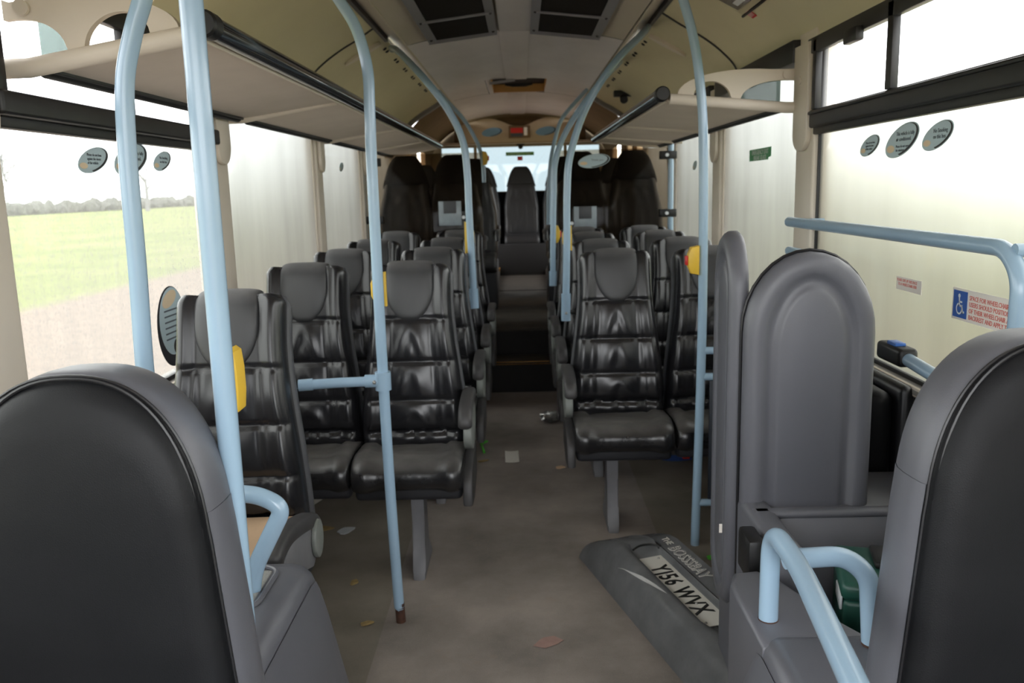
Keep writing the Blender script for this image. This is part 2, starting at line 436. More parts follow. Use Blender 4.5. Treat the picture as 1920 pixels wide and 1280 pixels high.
# side walls below the windows and above them
for side, X, s in (('left', WL, -1), ('right', WR, 1)):
    bm = B()
    xo = X+s*.06
    box(bm, min(X, xo), max(X, xo), Y0, YB, -.08, SILL-.02, mi=0)
    box(bm, min(X-s*.035, xo), max(X-s*.035, xo), Y0, YB, SILL-.03, SILL, .008, mi=1)
    box(bm, min(X, xo), max(X, xo), Y0, YB, WTOP, WTOP+.12, mi=1)
    box(bm, min(X-s*.02, X), max(X-s*.02, X), Y0, 6.0, 0, .10, .006, mi=2)
    struct('wall_'+side, bm, ['lower', 'cream', 'riser'], smooth=True)

k = 1
for side, X, s, PP in (('left', WL, -1, PL), ('right', WR, 1, PR)):
    for i, (a, b) in enumerate(PP):
        bm = B(); xi = X-s*.03; xo = X+s*.05
        box(bm, min(xi, xo), max(xi, xo), a, b, SILL-.02, 2.0, .01, 3)
        if 2 <= i+(side == 'right') <= 5:       # seat-belt style cover plate at the head of the pillar
            pts = [(a+.02, 1.95), (b-.02, 1.95)] + [((a+b)/2+(b-a-.04)/2*cos(t), 1.62+.06*sin(t)) for t in [-pi*j/10 for j in range(11)]]
            prism(bm, pts, 'x', xi, xi-s*.022, bev=.005)
            tube(bm, [(xi-s*.02, (a+b)/2, 1.82), (xi-s*.027, (a+b)/2, 1.82)], .014, 12)
        struct('trim_%d' % k, bm, 'cream'); k += 1

# windows
n = 1
for side, X, s, PP in (('left', WL, -1, PL), ('right', WR, 1, PR)):
    for i in range(len(PP)-1):
        a = PP[i][1]; b = PP[i+1][0]
        hop = (side == 'left' and i <= 2) or (side == 'right' and i <= 1)
        if a > 7: g = 'gC'
        elif side == 'left': g = 'gL1' if i <= 2 else 'gL'
        else: g = 'gR1' if i <= 1 else 'gR'
        e = bpy.data.objects.new('window_%d' % n, None); e.location = (X, a, SILL); link(e); e['kind'] = 'structure'; n += 1
        x0, x1 = X+s*.012, X+s*.018
        L = b-a; zt = WTOP-SILL
        bm = B()
        fr = .035 if hop else .018
        box(bm, -.012, .012, 0, .012, 0, zt, .003); box(bm, -.012, .012, L-.012, L, 0, zt, .003); box(bm, -.012, .012, 0, L, 0, .014, .003)
        if hop: box(bm, -s*.03-.012, -s*.03+.014, -.06, L+.06, zt-.045, zt+.01, .004)
        obj('window_frame', bm, 'frame' if hop else 'cream', e)
        if not hop:
            bm = B(); box(bm, min(-s*.06, s*.02), max(-s*.06, s*.02), -.02, L+.02, zt-.055, zt+.03, .004); obj('head_seal', bm, 'frame', e)
        if hop:
            z0, z1 = (1.618-SILL, 1.680-SILL) if side == 'left' else (1.63-SILL, 1.705-SILL)
            bm = B()
            box(bm, -s*.03-.012, -s*.03+.03, -.02, L+.02, z0+.01, z1, .008, 3)
            box(bm, -s*.03-.018, -s*.03+.018, -.02, L+.02, z1-.018, z1-.006, .004)
            box(bm, -s*.015-.014, -s*.015+.014, -.01, L+.01, z0-.014, z0+.02, .004)
            obj('transom', bm, 'frame', e)
            bm = B(); div = 2.58-a if a < 2.58 < b and side == 'right' else L*.5
            box(bm, -s*.03-.012, -s*.03+.012, div-.02, div+.02, z1, zt, .003)
            box(bm, -s*.03-.012, -s*.03+.012, 0, .035, z1, zt, .003); box(bm, -s*.03-.012, -s*.03+.012, L-.035, L, z1, zt, .003)
            box(bm, -s*.05-.014, -s*.05+.014, div+.20, div+.31, zt-.075, zt-.03, .006)
            obj('hopper_frame', bm, 'frame', e)
            bm = B(); box(bm, -.003, .003, .006, L-.006, z1-.01, zt); obj('hopper_pane', bm, 'gT', e, smooth=False)
            zt = z0+.01
        bm = B(); box(bm, -.003, .003, .006, L-.006, .006, zt); obj('pane', bm, g, e, smooth=False)

# front: bulkhead behind the camera with the open windscreen
bm = B()
box(bm, WL, WR, Y0-.06, Y0, -.08, .70); box(bm, WL, WR, Y0-.06, Y0, 2.05, 2.36); box(bm, WL, -.35, Y0-.06, Y0, .7, 1.05)
struct('wall_front', bm, 'greyd', smooth=False)
# rear wall with the window opening
bm = B()
wz0, wz1, wx = 1.40, 1.985, 1.0
box(bm, WL, WR, YB, YB+.08, .3, wz0, mi=1); box(bm, WL, WR, YB, YB+.08, wz1, 2.36)
box(bm, WL, -wx, YB, YB+.08, wz0, wz1); box(bm, wx, WR, YB, YB+.08, wz0, wz1)
struct('wall_back', bm, ['tan', 'riser'], smooth=False)
e = bpy.data.objects.new('window_%d' % n, None); e.location = (0, YB+.03, wz0); link(e); e['kind'] = 'structure'
bm = B(); hw = wz1-wz0
box(bm, -wx, wx, -.03, .03, hw-.03, hw, .01); box(bm, -wx, wx, -.03, .03, 0, .012, .004)
for sx in (-1, 1):
    box(bm, min(sx*wx, sx*(wx-.02)), max(sx*wx, sx*(wx-.02)), -.03, .03, 0, hw, .008)
    box(bm, min(sx*.58, sx*.54), max(sx*.58, sx*.54), -.02, .02, 0, hw, .008)
obj('window_frame', bm, 'tan', e)
bm = B(); box(bm, -wx, wx, -.003, .003, 0, hw); obj('pane', bm, 'gB', e, smooth=False)

# ceiling, strips, coves
bm = B()
def cz(x): return 2.335-.16*x*x/.36*.45
xs = [-.62+1.24*i/24 for i in range(25)]
for ya, yb, mi, h in ((Y0, 5.06, 1, 0), (5.075, 7.25, 0, 0), (7.25, 8.25, 0, 1), (8.262, 10.6, 0, 0)):
    for xr_ in ((xs,) if not h else ([x for x in xs if x < -.22], [x for x in xs if x > .25])):
        loft(bm, [[(x-.02, ya, cz(x)) for x in xr_], [(x-.02, yb, cz(x)) for x in xr_]], closed=False, mi=mi)
box(bm, -.105, .065, 5.08, 7.24, 2.322, 2.338, .004, mi=0); box(bm, -.105, .065, 8.27, 10.55, 2.322, 2.338, .004, mi=0)
box(bm, -.105, .075, Y0, 5.05, 2.318, 2.338, .004, mi=1)
box(bm, WL-.05, WR+.05, Y0, YB+.05, 2.40, 2.44, mi=2)
struct('ceiling', bm, ['ceil', 'strip', 'riser'])
def cove_z(t):  # 0 at groove, 1 at wall top : straight slope easing into the wall
    return t
PROF = [(.70, 2.285), (.80, 2.222), (.88, 2.178), (.96, 2.125), (1.02, 2.075), (1.07, 2.02), (1.10, 1.95)]
for side, s, off in (('left', -1, -.035), ('right', 1, 0)):
    pr = [(s*(x)+off, z) for x, z in PROF]
    bm = B()
    pp = catmull([(x, 0, z) for x, z in pr], 5)
    segs = ((Y0, 2.7), (2.705, 4.40 if s > 0 else 4.60), (4.405 if s > 0 else 4.605, 8.3))
    for ya, yb in segs:
        loft(bm, [[(p.x, ya, p.z) for p in pp], [(p.x, yb, p.z) for p in pp]], closed=False)
        loft(bm, [[(p.x, yb, p.z) for p in pp], [(p.x*1.02, yb, p.z+.03) for p in pp]], closed=False)
    struct('ceiling_cove_'+side, bm, 'cove')
    # flat strip between cove and roof panel, with the black groove beside it
    bm = B()
    xa, xb = s*.695+off, s*.615+off*.6
    prism(bm, [(xa, 2.30), (xb, 2.262), (xb, 2.30), (xa, 2.34)], 'y', Y0, 10.2, 0)
    bmesh.ops.recalc_face_normals(bm, faces=bm.faces)
    gx = s*.700+off
    box(bm, gx-.010, gx+.010, Y0, 5.0, 2.272, 2.30, mi=1)
    box(bm, xb-.006, xb+.006, Y0, 10.2, 2.252, 2.275, .003, mi=0)
    struct('trim_%d' % k, bm, ['strip', 'black']); k += 1
    # dark seam joint across the cove
    ys = 4.402 if s > 0 else 4.602
    bm = B(); tube(bm, [Vector((p.x-s*.002, ys, p.z-.003)) for p in pp], .005, 6); struct('trim_%d' % k, bm, 'armd'); k += 1
    # pale arch rim at the end of the cove
    bm = B()
    loft(bm, [[(p.x, 8.30, p.z+.01) for p in pp], [(p.x*.985, 8.28, p.z-.035) for p in pp], [(p.x*.985, 8.36, p.z-.035) for p in pp], [(p.x, 8.36, p.z+.01) for p in pp]], closed=False)
    struct('trim_%d' % k, bm, 'alu'); k += 1
    # brown rear cove and side wall
    bm = B()
    rp = [(s*.62+off, 2.27), (s*.80+off, 2.19), (s*.95+off, 2.08), (s*1.03+off, 1.98), (s*1.06+off, 1.90)]
    rr = catmull([(x, 0, z) for x, z in rp], 5)
    loft(bm, [[(p.x, 8.34, p.z) for p in rr], [(p.x, 10.84, p.z-.05) for p in rr]], closed=False)
    for ya, yb in ((8.3, 8.42), (9.0, 9.35), (10.2, 10.85)):
        xx = s*1.075+off
        box(bm, min(xx, xx+s*.06), max(xx, xx+s*.06), ya, yb, .43, 1.95, .01)
    struct('trim_%d' % k, bm, 'brown'); k += 1
# rear dome panel with its wave and the fixed pieces on it
bm = B()
wav = [(x, 2.235+.055*cos((x+.01)*2*pi/.78*1.0+pi)*math.exp(-(x*x)/.5)) for x in [-.72+1.44*i/40 for i in range(41)]]
prism(bm, [(-.72, 1.985), (.72, 1.985)]+wav[::-1], 'y', 10.56, 10.66, 1, bev=.008)
box(bm, -1.05, 1.02, 10.6, 10.80, 1.975, 2.005, .01, mi=2)
prism(bm, [(-.8, 2.0), (.8, 2.0), (.8, 2.36), (-.8, 2.36)], 'y', 10.68, 10.72, 0)
for t in range(3):
    tube(bm, [(-.01+(.30-.07*t)*cos(a), 10.675, 2.245+(.06-.015*t)*sin(a)) for a in [2*pi*j/32 for j in range(33)]], .006, 6, mi=0)
struct('trim_%d' % k, bm, ['brown', 'tan', 'cream']); k += 1

# roof vents
def vent(x0, x1, label):
    t = thing('roof_vent', label, 'air vent', ((x0+x1)/2, 4.0, 2.31), 'roof vents')
    w = (x1-x0)/2; y0, y1 = -1.1, 1.04
    slope = lambda x: cz((x0+x1)/2+x+.02)-2.31-.012
    def P(x, y, d=0): return (x, y, slope(x)+d)
    bm = B()
    for a, b in ((-w, -w+.045), (w-.045, w)):
        loft(bm, [[P(a, y0), P(b, y0), P(b, y0, -.014), P(a, y0, -.014)], [P(a, y1), P(b, y1), P(b, y1, -.014), P(a, y1, -.014)]])
    loft(bm, [[P(-w, y1-.012, -.002), P(-w, y1, -.002), P(-w, y1, -.02), P(-w, y1-.012, -.02)], [P(w, y1-.012, -.002), P(w, y1, -.002), P(w, y1, -.02), P(w, y1-.012, -.02)]])
    obj('vent_frame', bm, 'alu', t)
    bm = B(); loft(bm, [[P(-w+.03, y0, -.003), P(w-.03, y0, -.003)], [P(-w+.03, y1-.01, -.003), P(w-.03, y1-.01, -.003)]], closed=False)
    for i in range(150):
        y = y0+.007+(y1-y0-.02)*i/150
        tube(bm, [P(-w+.04, y, -.006), P(w-.04, y, -.006)], .0018, 4, cap=False)
    obj('grille', bm, 'grill', t)
    for yy in (.45, -.15, -.75):
        bm = B(); tube(bm, [P(-w+.02, yy, -.014), P(w-.02, yy, -.014)], .007, 8); obj('crossbar', bm, 'alu', t)
    for yy in (.95, .45, -.15):
        for xx in (-w+.02, w-.02):
            bm = B(); bmesh.ops.create_uvsphere(bm, u_segments=8, v_segments=6, radius=.009, matrix=Matrix.Translation(P(xx, yy, -.014))); obj('screw', bm, 'armd', t)
vent(-.50, -.115, 'dark roof grille in a grey screwed frame, left of the ceiling centre line')
vent(.07, .46, 'dark roof grille in a grey screwed frame, right of the ceiling centre line')

# roof hatch further back
t = thing('roof_hatch', 'open roof fixture showing yellow plywood edge and dark inside, near the ceiling rear', 'hatch', (.0, 7.99, 2.33))
bm = B()
box(bm, -.275, -.235, -.76, .28, -.006, .02, .006); box(bm, .235, .275, -.76, .28, -.006, .02, .006)
box(bm, -.26, .26, -.775, -.74, -.0, .03, .006); box(bm, -.26, .26, .255, .285, -.0, .03, .006); obj('frame', bm, 'ceil', t)
bm = B(); box(bm, -.24, .24, .245, .262, .0, .19); box(bm, -.245, -.235, -.75, .25, .02, .19); box(bm, .235, .245, -.75, .25, .02, .19); obj('plywood_lining', bm, 'wood', t, smooth=False)
bm = B(); prism(bm, [(-.21, .13), (-.10, .115), (-.13, .06), (-.06, .045), (.06, .045), (.13, .06), (.10, .115), (.21, .13), (.23, .18), (-.23, .18)], 'y', .225, .246); box(bm, -.25, .25, -.76, .27, .185, .195); obj('dark_opening', bm, 'black', t, smooth=False)
bm = B(); prism(bm, [(-.24, -.035), (-.03, -.012), (-.03, -.006), (-.24, -.026)], 'y', -.78, -.66); obj('flap', bm, 'alu', t)

# small fittings in the coves
def cove_point(s, off, frac, y, inset=0):
    pp = catmull([(s*x+off, 0, z) for x, z in PROF], 8); i = frac*(len(pp)-1); a = pp[int(i)]; b = pp[min(int(i)+1, len(pp)-1)]
    p = a.lerp(b, i-int(i)); tdir = (pp[min(int(i)+1, len(pp)-1)]-pp[int(i)]).normalized()
    nrm = Vector((tdir.z, 0, -tdir.x))
    if nrm.z > 0: nrm = -nrm
    return Vector((p.x, y, p.z))+nrm*inset, tdir, nrm
for side, s, off in (('left', -1, -.035), ('right', 1, 0)):
    p, tdir, nrm = cove_point(s, off, .22, 4.92, .004)
    upv = Vector((0, 1, 0)); rg = tdir*1.0
    o = obj('speaker_cover', flat(B(), ell(0, 0, .115, .035, 32), -.006, .012), 'cream')
    o.matrix_world = frame_m(p, rg, upv) if rg.cross(upv).dot(nrm) > 0 else frame_m(p, -rg, upv)
    tag(o, 'cream oval speaker cover set into the %s ceiling cove' % side, 'speaker cover', 'oval speaker covers')
    for j in range(6):
        p, tdir, nrm = cove_point(s, off, .07, 5.2+.42*j, .002)
        bm = B()
        for dy in (-.045, .045):
            bmesh.ops.create_uvsphere(bm, u_segments=10, v_segments=6, radius=.013, matrix=Matrix.Translation((0, dy, 0)) @ Matrix.Diagonal((1, 1.3, .5, 1)))
        o = obj('vent_hole', bm, 'black'); rg = tdir
        o.matrix_world = frame_m(p, rg, (0, 1, 0)) if rg.cross(Vector((0, 1, 0))).dot(nrm) > 0 else frame_m(p, -rg, (0, 1, 0))
        tag(o, 'small pair of dark air holes, %s from the front in the %s ceiling cove' % (['first', 'second', 'third', 'fourth', 'fifth', 'sixth'][j], side), 'air hole', 'air holes in the %s cove' % side)
# ceiling lamp and red label on the right cove
p, tdir, nrm = cove_point(1, 0, .28, 3.52, .003)
t = thing('cove_lamp', 'rectangular cream lamp with a grey lens in the right ceiling cove', 'lamp', p)
t.matrix_world = frame_m(p, -tdir, (0, 1, 0)) if (-tdir).cross(Vector((0, 1, 0))).dot(nrm) > 0 else frame_m(p, tdir, (0, 1, 0))
bm = B(); box(bm, -.10, .10, -.30, .22, -.01, .012, .006); obj('frame', bm, 'cove', t)
bm = B(); box(bm, -.07, .07, -.26, .16, .008, .022, .006); obj('lens', bm, 'lens', t)
bm = B(); box(bm, -.05, -.025, -.25, .10, .02, .0245, .002); obj('tube', bm, 'white', t)
bm = B(); box(bm, -.112, -.102, -.3, .25, -.004, .012, .002); obj('seal', bm, 'black', t)
p, tdir, nrm = cove_point(1, 0, .45, 3.68, .003)
t = thing('red_label', 'small red label with white lines beside the right cove lamp', 'label', p)
t.matrix_world = frame_m(p, tdir, (0, -1, 0)) if tdir.cross(Vector((0, -1, 0))).dot(nrm) > 0 else frame_m(p, -tdir, (0, -1, 0))
bm = B(); box(bm, -.045, .045, -.03, .03, 0, .001); obj('backing', bm, 'red', t, smooth=False)
bm = B()
for j in range(4): box(bm, -.036, .036, -.022+.013*j, -.018+.013*j, .001, .0015)
obj('lettering', bm, 'white', t, smooth=False)
p, tdir, nrm = cove_point(1, 0, .30, 7.2, .01)
t = thing('ceiling_camera', 'small black camera hanging from the right ceiling cove', 'camera', p)
bm = B(); box(bm, -.09, .07, -.03, .03, -.02, .03, .008); obj('mount', bm, 'black', t)
bm = B(); tube(bm, [(-.01, 0, -.02), (-.01, -.05, -.05)], .032, 12); obj('camera_body', bm, 'black', t)

# ------------------------------------------------------------------ luggage racks
def rack(side, s, Xf, Xb, ya, yb, ribs, label):
    t = thing('luggage_rack', label, 'luggage rack', (0, 0, 0), 'overhead luggage racks')
    zf, zb = (1.795 if s < 0 else 1.78), 1.735
    Xw = WL if s < 0 else WR
    edges = [ya]+ribs+[yb]
    for a, b in zip(edges[:-1], edges[1:]):
        bm = B(); prism(bm, [(Xf, zf-.008), (Xb, zb-.004), (Xb, zb+.008), (Xf, zf+.006)], 'y', a+.02, b-.02, bev=.002); obj('shelf_panel', bm, 'rackfab', t)
        bm = B(); tube(bm, [(Xb, a+.06, zb-.004), (Xb, b-.06, zb-.004)], .016, 10); box(bm, Xb-.02, Xb+.02, a+.04, b-.04, zb-.01, zb+.02, .004); obj('back_rail', bm, 'black', t)
    for i, y in enumerate(edges):
        r = .021 if i == 0 else .014
        bm = B(); tube(bm, [(Xf+s*.03, y, zf-.006), (Xb, y, zb-.005), (Xw-s*.02, y, zb-.006)], r, 12)
        obj('crossbar', bm, 'cream', t)
    bm = B(); tube(bm, [(Xf, ya+.015, zf+.012), (Xf, yb, zf+.012)], .026, 16); obj('front_rail', bm, 'gloss', t)
    bm = B(); tube(bm, [(Xf, ya-.028, zf+.012), (Xf, ya-.022, zf+.012), (Xf, ya+.02, zf+.012)], lambda q: .024 if q == 0 else .029, 20); obj('rail_cap', bm, 'black', t)
    bm = B(); tube(bm, [(Xf+s*.02, ya+.02, zf-.012), (Xf+s*.02, yb, zf-.012)], .006, 6); obj('front_trim', bm, 'cream', t)
    # end plate with the half round hole and the quarter opening by the window
    xe0 = Xf+s*.06; xe1 = Xw-s*.035
    W_ = abs(xe1-xe0); zb0 = lambda u: zf+.012+(zb-zf)*(u/abs(Xb-Xf))
    # u = 0 at the aisle, W_ at the wall
    top = [(W_*(1-cos(a))*1.0 if False else .36*(1-cos(a)), .115*sin(a)) for a in [pi/2*j/12 for j in range(13)]]
    def PT(u, h): return (xe0+s*u, zb0(u+.06)+h)
    outer = [(u, h+.02*u) for u, h in top]+[(W_, .13)]
    # built as strips between lower boundary (0 or holes) and the outer edge
    def outh(u):
        for (u0, h0), (u1, h1) in zip(outer[:-1], outer[1:]):
            if u0 <= u <= u1+1e-9: return h0+(h1-h0)*(u-u0)/max(1e-6, u1-u0)
        return outer[-1][1]
    def hole(u):
        c, r = .135, .072
        if abs(u-c) < r: return .062*math.sqrt(max(0, 1-((u-c)/r)**2))
        if u > .245: return .088*math.sqrt(max(0, 1-((W_+.0-u)/(W_-.245))**2)) if u < W_ else .088
        return 0
    N = 90; bm = B(); R1 = []
    for i in range(N+1):
        u = W_*i/N; h0, h1 = hole(u), max(outh(u), hole(u)+.002)
        a0 = PT(u, h0); a1 = PT(u, h1)
        R1.append([(a0[0], ya, a0[1]), (a1[0], ya, a1[1]), (a1[0], ya+.02, a1[1]), (a0[0], ya+.02, a0[1])])
    loft(bm, R1); obj('end_plate', bm, 'cream', t)
    bm = B(); pg = [PT(.25, -.005), PT(W_-.06, -.005), PT(W_-.06, .095), PT(.25, .095)]
    prism(bm, pg, 'y', ya+.024, ya+.028); obj('glass_infill', bm, 'milk', t)
    bm = B(); cxx, czz = PT(W_-.045, .105); tube(bm, [(cxx, ya-.004, czz), (cxx, ya-.012, czz)], .017, 14); obj('end_screw', bm, 'cream', t)
    return t
rack('left', -1, -.66, -1.05, 1.90, 7.15, [3.32, 4.84, 6.1], 'long cream luggage rack with black tube rail above the left windows')
rack('right', 1, .552, 1.03, 3.42, 6.5, [4.85, 5.9], 'shorter cream luggage rack with black tube rail above the right windows')

# ------------------------------------------------------------------ seats
def interp(path, n):
    P = catmull([(0, a, b) for a, b in path], 10)
    # resample by length
    d = [0]
    for a, b in zip(P[:-1], P[1:]): d.append(d[-1]+(b-a).length)
    out = []
    for i in range(n):
        s_ = d[-1]*i/(n-1); j = 0
        while j < len(d)-2 and d[j+1] < s_: j += 1
        out.append(P[j].lerp(P[j+1], (s_-d[j])/max(1e-9, d[j+1]-d[j])))
    return out
def pad(path, width, T, nu=28, nv=36, hfun=None, pu=5, pv=6, back=.02, xoff=0):
    """upholstered pad: a path in the side view, a width along it, thickness T with rounded edges and a relief hfun(u, v)"""
    bm = B(); P = interp(path, nv); Fr = []; Bk = []
    for j in range(nv):
        v = j/(nv-1); p = P[j]
        tg = (P[min(j+1, nv-1)]-P[max(j-1, 0)]).normalized()
        nr = Vector((0, -tg.z, tg.y))
        ev = max(0, 1-abs(2*v-1)**pv)**(1/pv)
        w = width(v) if callable(width) else width
        rf, rb = [], []
        for i in range(nu):
            q = -1+2*i/(nu-1); u = sin(q*pi/2*.92)/sin(pi/2*.92)
            eu = max(0, 1-abs(u)**pu)**(1/pu)
            h = T*eu*ev
            if hfun: h += hfun(u, v)*eu*ev
            x = u*w/2+xoff
            a = p+nr*h; b = p-nr*back*eu*ev
            rf.append(bm.verts.new((x, a.y, a.z)))
            rb.append(rf[-1] if (i in (0, nu-1) or j in (0, nv-1)) else bm.verts.new((x, b.y, b.z)))
        Fr.append(rf); Bk.append(rb)
    for j in range(nv-1):
        for i in range(nu-1):
            bm.faces.new((Fr[j][i], Fr[j][i+1], Fr[j+1][i+1], Fr[j+1][i]))
            q = (Bk[j][i], Bk[j+1][i], Bk[j+1][i+1], Bk[j][i+1])
            if len(set(q)) == 4:
                try: bm.faces.new(q)
                except ValueError: pass
            elif len(set(q)) == 3:
                try: bm.faces.new(list(dict.fromkeys(q)))
                except ValueError: pass
    return bm
def gauss(x, c, s): return math.exp(-((x-c)/s)**2)

BACK = [(-.035, .43), (-.05, .50), (-.055, .60), (-.035, .78), (-.005, .96), (.03, 1.12), (.04, 1.155)]
def back_relief(u, v):
    z = .43+(1.155-.43)*v
    h = .020*sm(.62, .86, abs(u))*(1-sm(.88, 1, abs(u))*.3)           # side bolsters
    for zc in (.945, .785, .64): h -= .008*gauss(z, zc, .006)*(1-.4*sm(.6, .95, abs(u)))
    h -= .020*gauss(z, .525, .014)                                     # deep crease under the lumbar roll
    if z < .945:
        for uc in (-.48, .48): h -= .0045*gauss(u, uc, .028)
        for a, b in ((.785, .945), (.64, .785), (.53, .64)):
            if a < z < b:
                q = sin(pi*(z-a)/(b-a))
                cu = cos(u/.48*pi/2) if abs(u) < .48 else sin(pi*(min(abs(u), .98)-.48)/.5)
                h += .011*q**.7*(.35+.65*max(0, cu)**.6)
                # folds fanning out of the panel corners
                zz = (z-a)/(b-a)
                ph = (abs(u)-.46)*(2.6-1.6*zz)*9+noise.noise(Vector((u*2.2, z*4, a*7)))*3.2
                h += .0042*sin(ph)*q*(1-sm(.50, .62, abs(u)))*(.5+.5*noise.noise(Vector((u*1.6+4, z*9, 2))))*1.6
        if z < .53: h += .004*sin(u*19+noise.noise(Vector((u*3, z*9, 0)))*4)*sm(.43, .47, z)
    h += .006*sm(.58, .68, abs(u))*(z > .945)
    return h
def back_w(v):
    z = .43+(1.155-.43)*v
    w = .408+(.312-.408)*sm(.52, 1.04, z)
    return w*(1-.10*sm(.95, 1.0, v)**2)
CUSH = [(-.320, .378), (-.345, .400), (-.338, .424), (-.28, .438), (-.15, .432), (-.045, .425)]
def cush_relief(u, v):
    h = .017*sm(.52, .78, abs(u))
    h -= .010*gauss(abs(u), .66-.06*v, .022)
    if v > .4: h += .006*noise.noise(Vector((u*3, v*6, 9)))
    h -= .004*gauss(v, .30, .02)
    return h

def make_coach_seat(label, leg=True, arm=1):
    """arm: +1 armrest on the right side of the picture, -1 on the left, 0 none"""
    t = thing('coach_seat', label, 'seat', (0, 0, 0), 'black leather coach seats')
    obj('seat_cushion', pad(CUSH, lambda v: .412+.010*sm(0, .4, v), .038, 26, 34, cush_relief, 5, 5, .03), 'lea', t, angle=70)
    obj('backrest', pad(BACK, back_w, .072, 44, 92, back_relief, 4, 9, .02), 'leab', t, angle=70)
    hp = [(-.072, .952), (-.062, 1.0), (-.048, 1.08), (-.03, 1.135), (-.005, 1.158), (.03, 1.166)]
    def hw(v): return .192*math.sqrt(max(.02, 1-(1-min(1, v/.55))**2.2))*(1-.05*v)
    obj('headrest_pad', pad(hp, hw, .022, 20, 30, None, 3, 4, .03), 'pad', t, angle=70)
    bm = B()  # rear shell
    P = interp(BACK, 24); rings = []
    for j, p in enumerate(P):
        v = j/23; w = back_w(v)/2+.008; tg = (P[min(j+1, 23)]-P[max(j-1, 0)]).normalized(); nr = Vector((0, -tg.z, tg.y))
        f = p+nr*.012; b = p-nr*.055; d = (1-.5*sm(.93, 1, v))
        ring = []
        for k_ in range(20):
            a = 2*pi*k_/20; cx = (abs(cos(a))**.35)*math.copysign(1, cos(a)); sy = (abs(sin(a))**.5)*math.copysign(1, sin(a))
            m_ = (f+b)/2; hh = (f-b)/2
            q = m_+hh*sy*d
            ring.append((w*cx, q.y, q.z))
        rings.append(ring)
    loft(bm, rings); obj('back_shell', bm, 'greyd', t, angle=50)
    bm = B(); box(bm, -.20, .20, -.335, -.02, .315, .385, .02, 3); box(bm, -.19, .19, -.06, .02, .30, .45, .02, 3); obj('seat_pan', bm, 'pan', t)
    if arm:
        a = arm
        x0 = a*.222
        bm = B()
        pts = catmull([(x0, -.02, .655), (x0, -.14, .668), (x0, -.26, .665), (x0, -.340, .652), (x0, -.366, .625), (x0, -.364, .60)], 6)
        rings = []
        for i, p in enumerate(pts):
            tg = (pts[min(i+1, len(pts)-1)]-pts[max(i-1, 0)]).normalized(); nn = Vector((0, -tg.z, tg.y))
            sc = .55+.45*min(1, min(i, len(pts)-1-i)/3)
            ring = []
            for k_ in range(14):
                an = 2*pi*k_/14
                ring.append(p+Vector((.026*sc*math.copysign(abs(cos(an))**.6, cos(an)), 0, 0))+nn*(.022*sc*math.copysign(abs(sin(an))**.6, sin(an))))
            rings.append(ring)
        loft(bm, rings); am = obj('armrest', bm, 'armd', t, angle=60)
        bm = B(); prism(bm, [(-.19+y, .565+z) for y, z in ell(0, 0, .14, .08, 28, rot=.12)], 'x', x0-a*.012, x0+a*.02, bev=.008); obj('armrest_cover', bm, 'disc', am)
        bm = B(); prism(bm, [(-.36, .30), (-.23, .285), (-.05, .33), (-.04, .46), (-.20, .46), (-.33, .42), (-.36, .38)], 'x', x0-a*.018, x0+a*.018, bev=.008); obj('armrest_bracket', bm, 'armd', t)
        bm = B(); prism(bm, [(-.10, .40), (.03, .42), (.02, .66), (-.06, .67)], 'x', x0-a*.014, x0+a*.012, bev=.006); obj('armrest_hinge', bm, 'greyd', t)
    if leg:
        lx = .0 if leg is True else leg
        bm = B()
        prism(bm, [(-.30, .33), (-.18, .33), (-.195, .22), (-.185, .10), (-.10, .045), (-.07, 0), (-.335, 0), (-.33, .03), (-.29, .10), (-.275, .22)], 'x', lx-.024, lx+.024, bev=.008)
        obj('leg', bm, 'leg', t)
    return t

def place(proto, x, y, label, first=[True], z=0, rz=0):
    o = copy_tree(proto); o.location = (x, y, z); o['label'] = label; o.rotation_euler = (0, 0, rz); return o
ordn = ['first', 'second', 'third', 'fourth', 'fifth']
LA = make_coach_seat('black leather aisle seat left of the aisle, right behind the rusted-foot pole', leg=.025, arm=1)
LA.location = (-.443, 3.345, 0)
LWp = make_coach_seat('black leather window seat in the first pair row left of the aisle', leg=False, arm=0)
LWp.location = (-.862, 3.37, 0)
RA = make_coach_seat('black leather aisle seat in the front row right of the aisle, seen whole', leg=-.045, arm=-1)
RA.location = (.405, 3.755, 0)
RW = place(LWp, .825, 3.78, 'black leather window seat in the front row right of the aisle')
for i, y in enumerate((4.14, 4.94, 5.86)):
    place(LA, -.435, y, 'black leather aisle seat left of the aisle, %s pair row from the front' % ordn[i+1])
    place(LWp, -.865, y+.02, 'black leather window seat by the left wall, %s pair row from the front' % ordn[i+1])
for i, y in enumerate((4.47, 5.2, 5.86)):
    place(RA, .405, y, 'black leather aisle seat right of the aisle, %s row from the front' % ordn[i+1])
    place(LWp, .835, y+.02, 'black leather window seat by the right wall, %s row from the front' % ordn[i+1])
L1 = make_coach_seat('single black leather window seat on the left with lowered armrest and board', leg=.03, arm=0)
L1.location = (-.858, 2.47, 0)
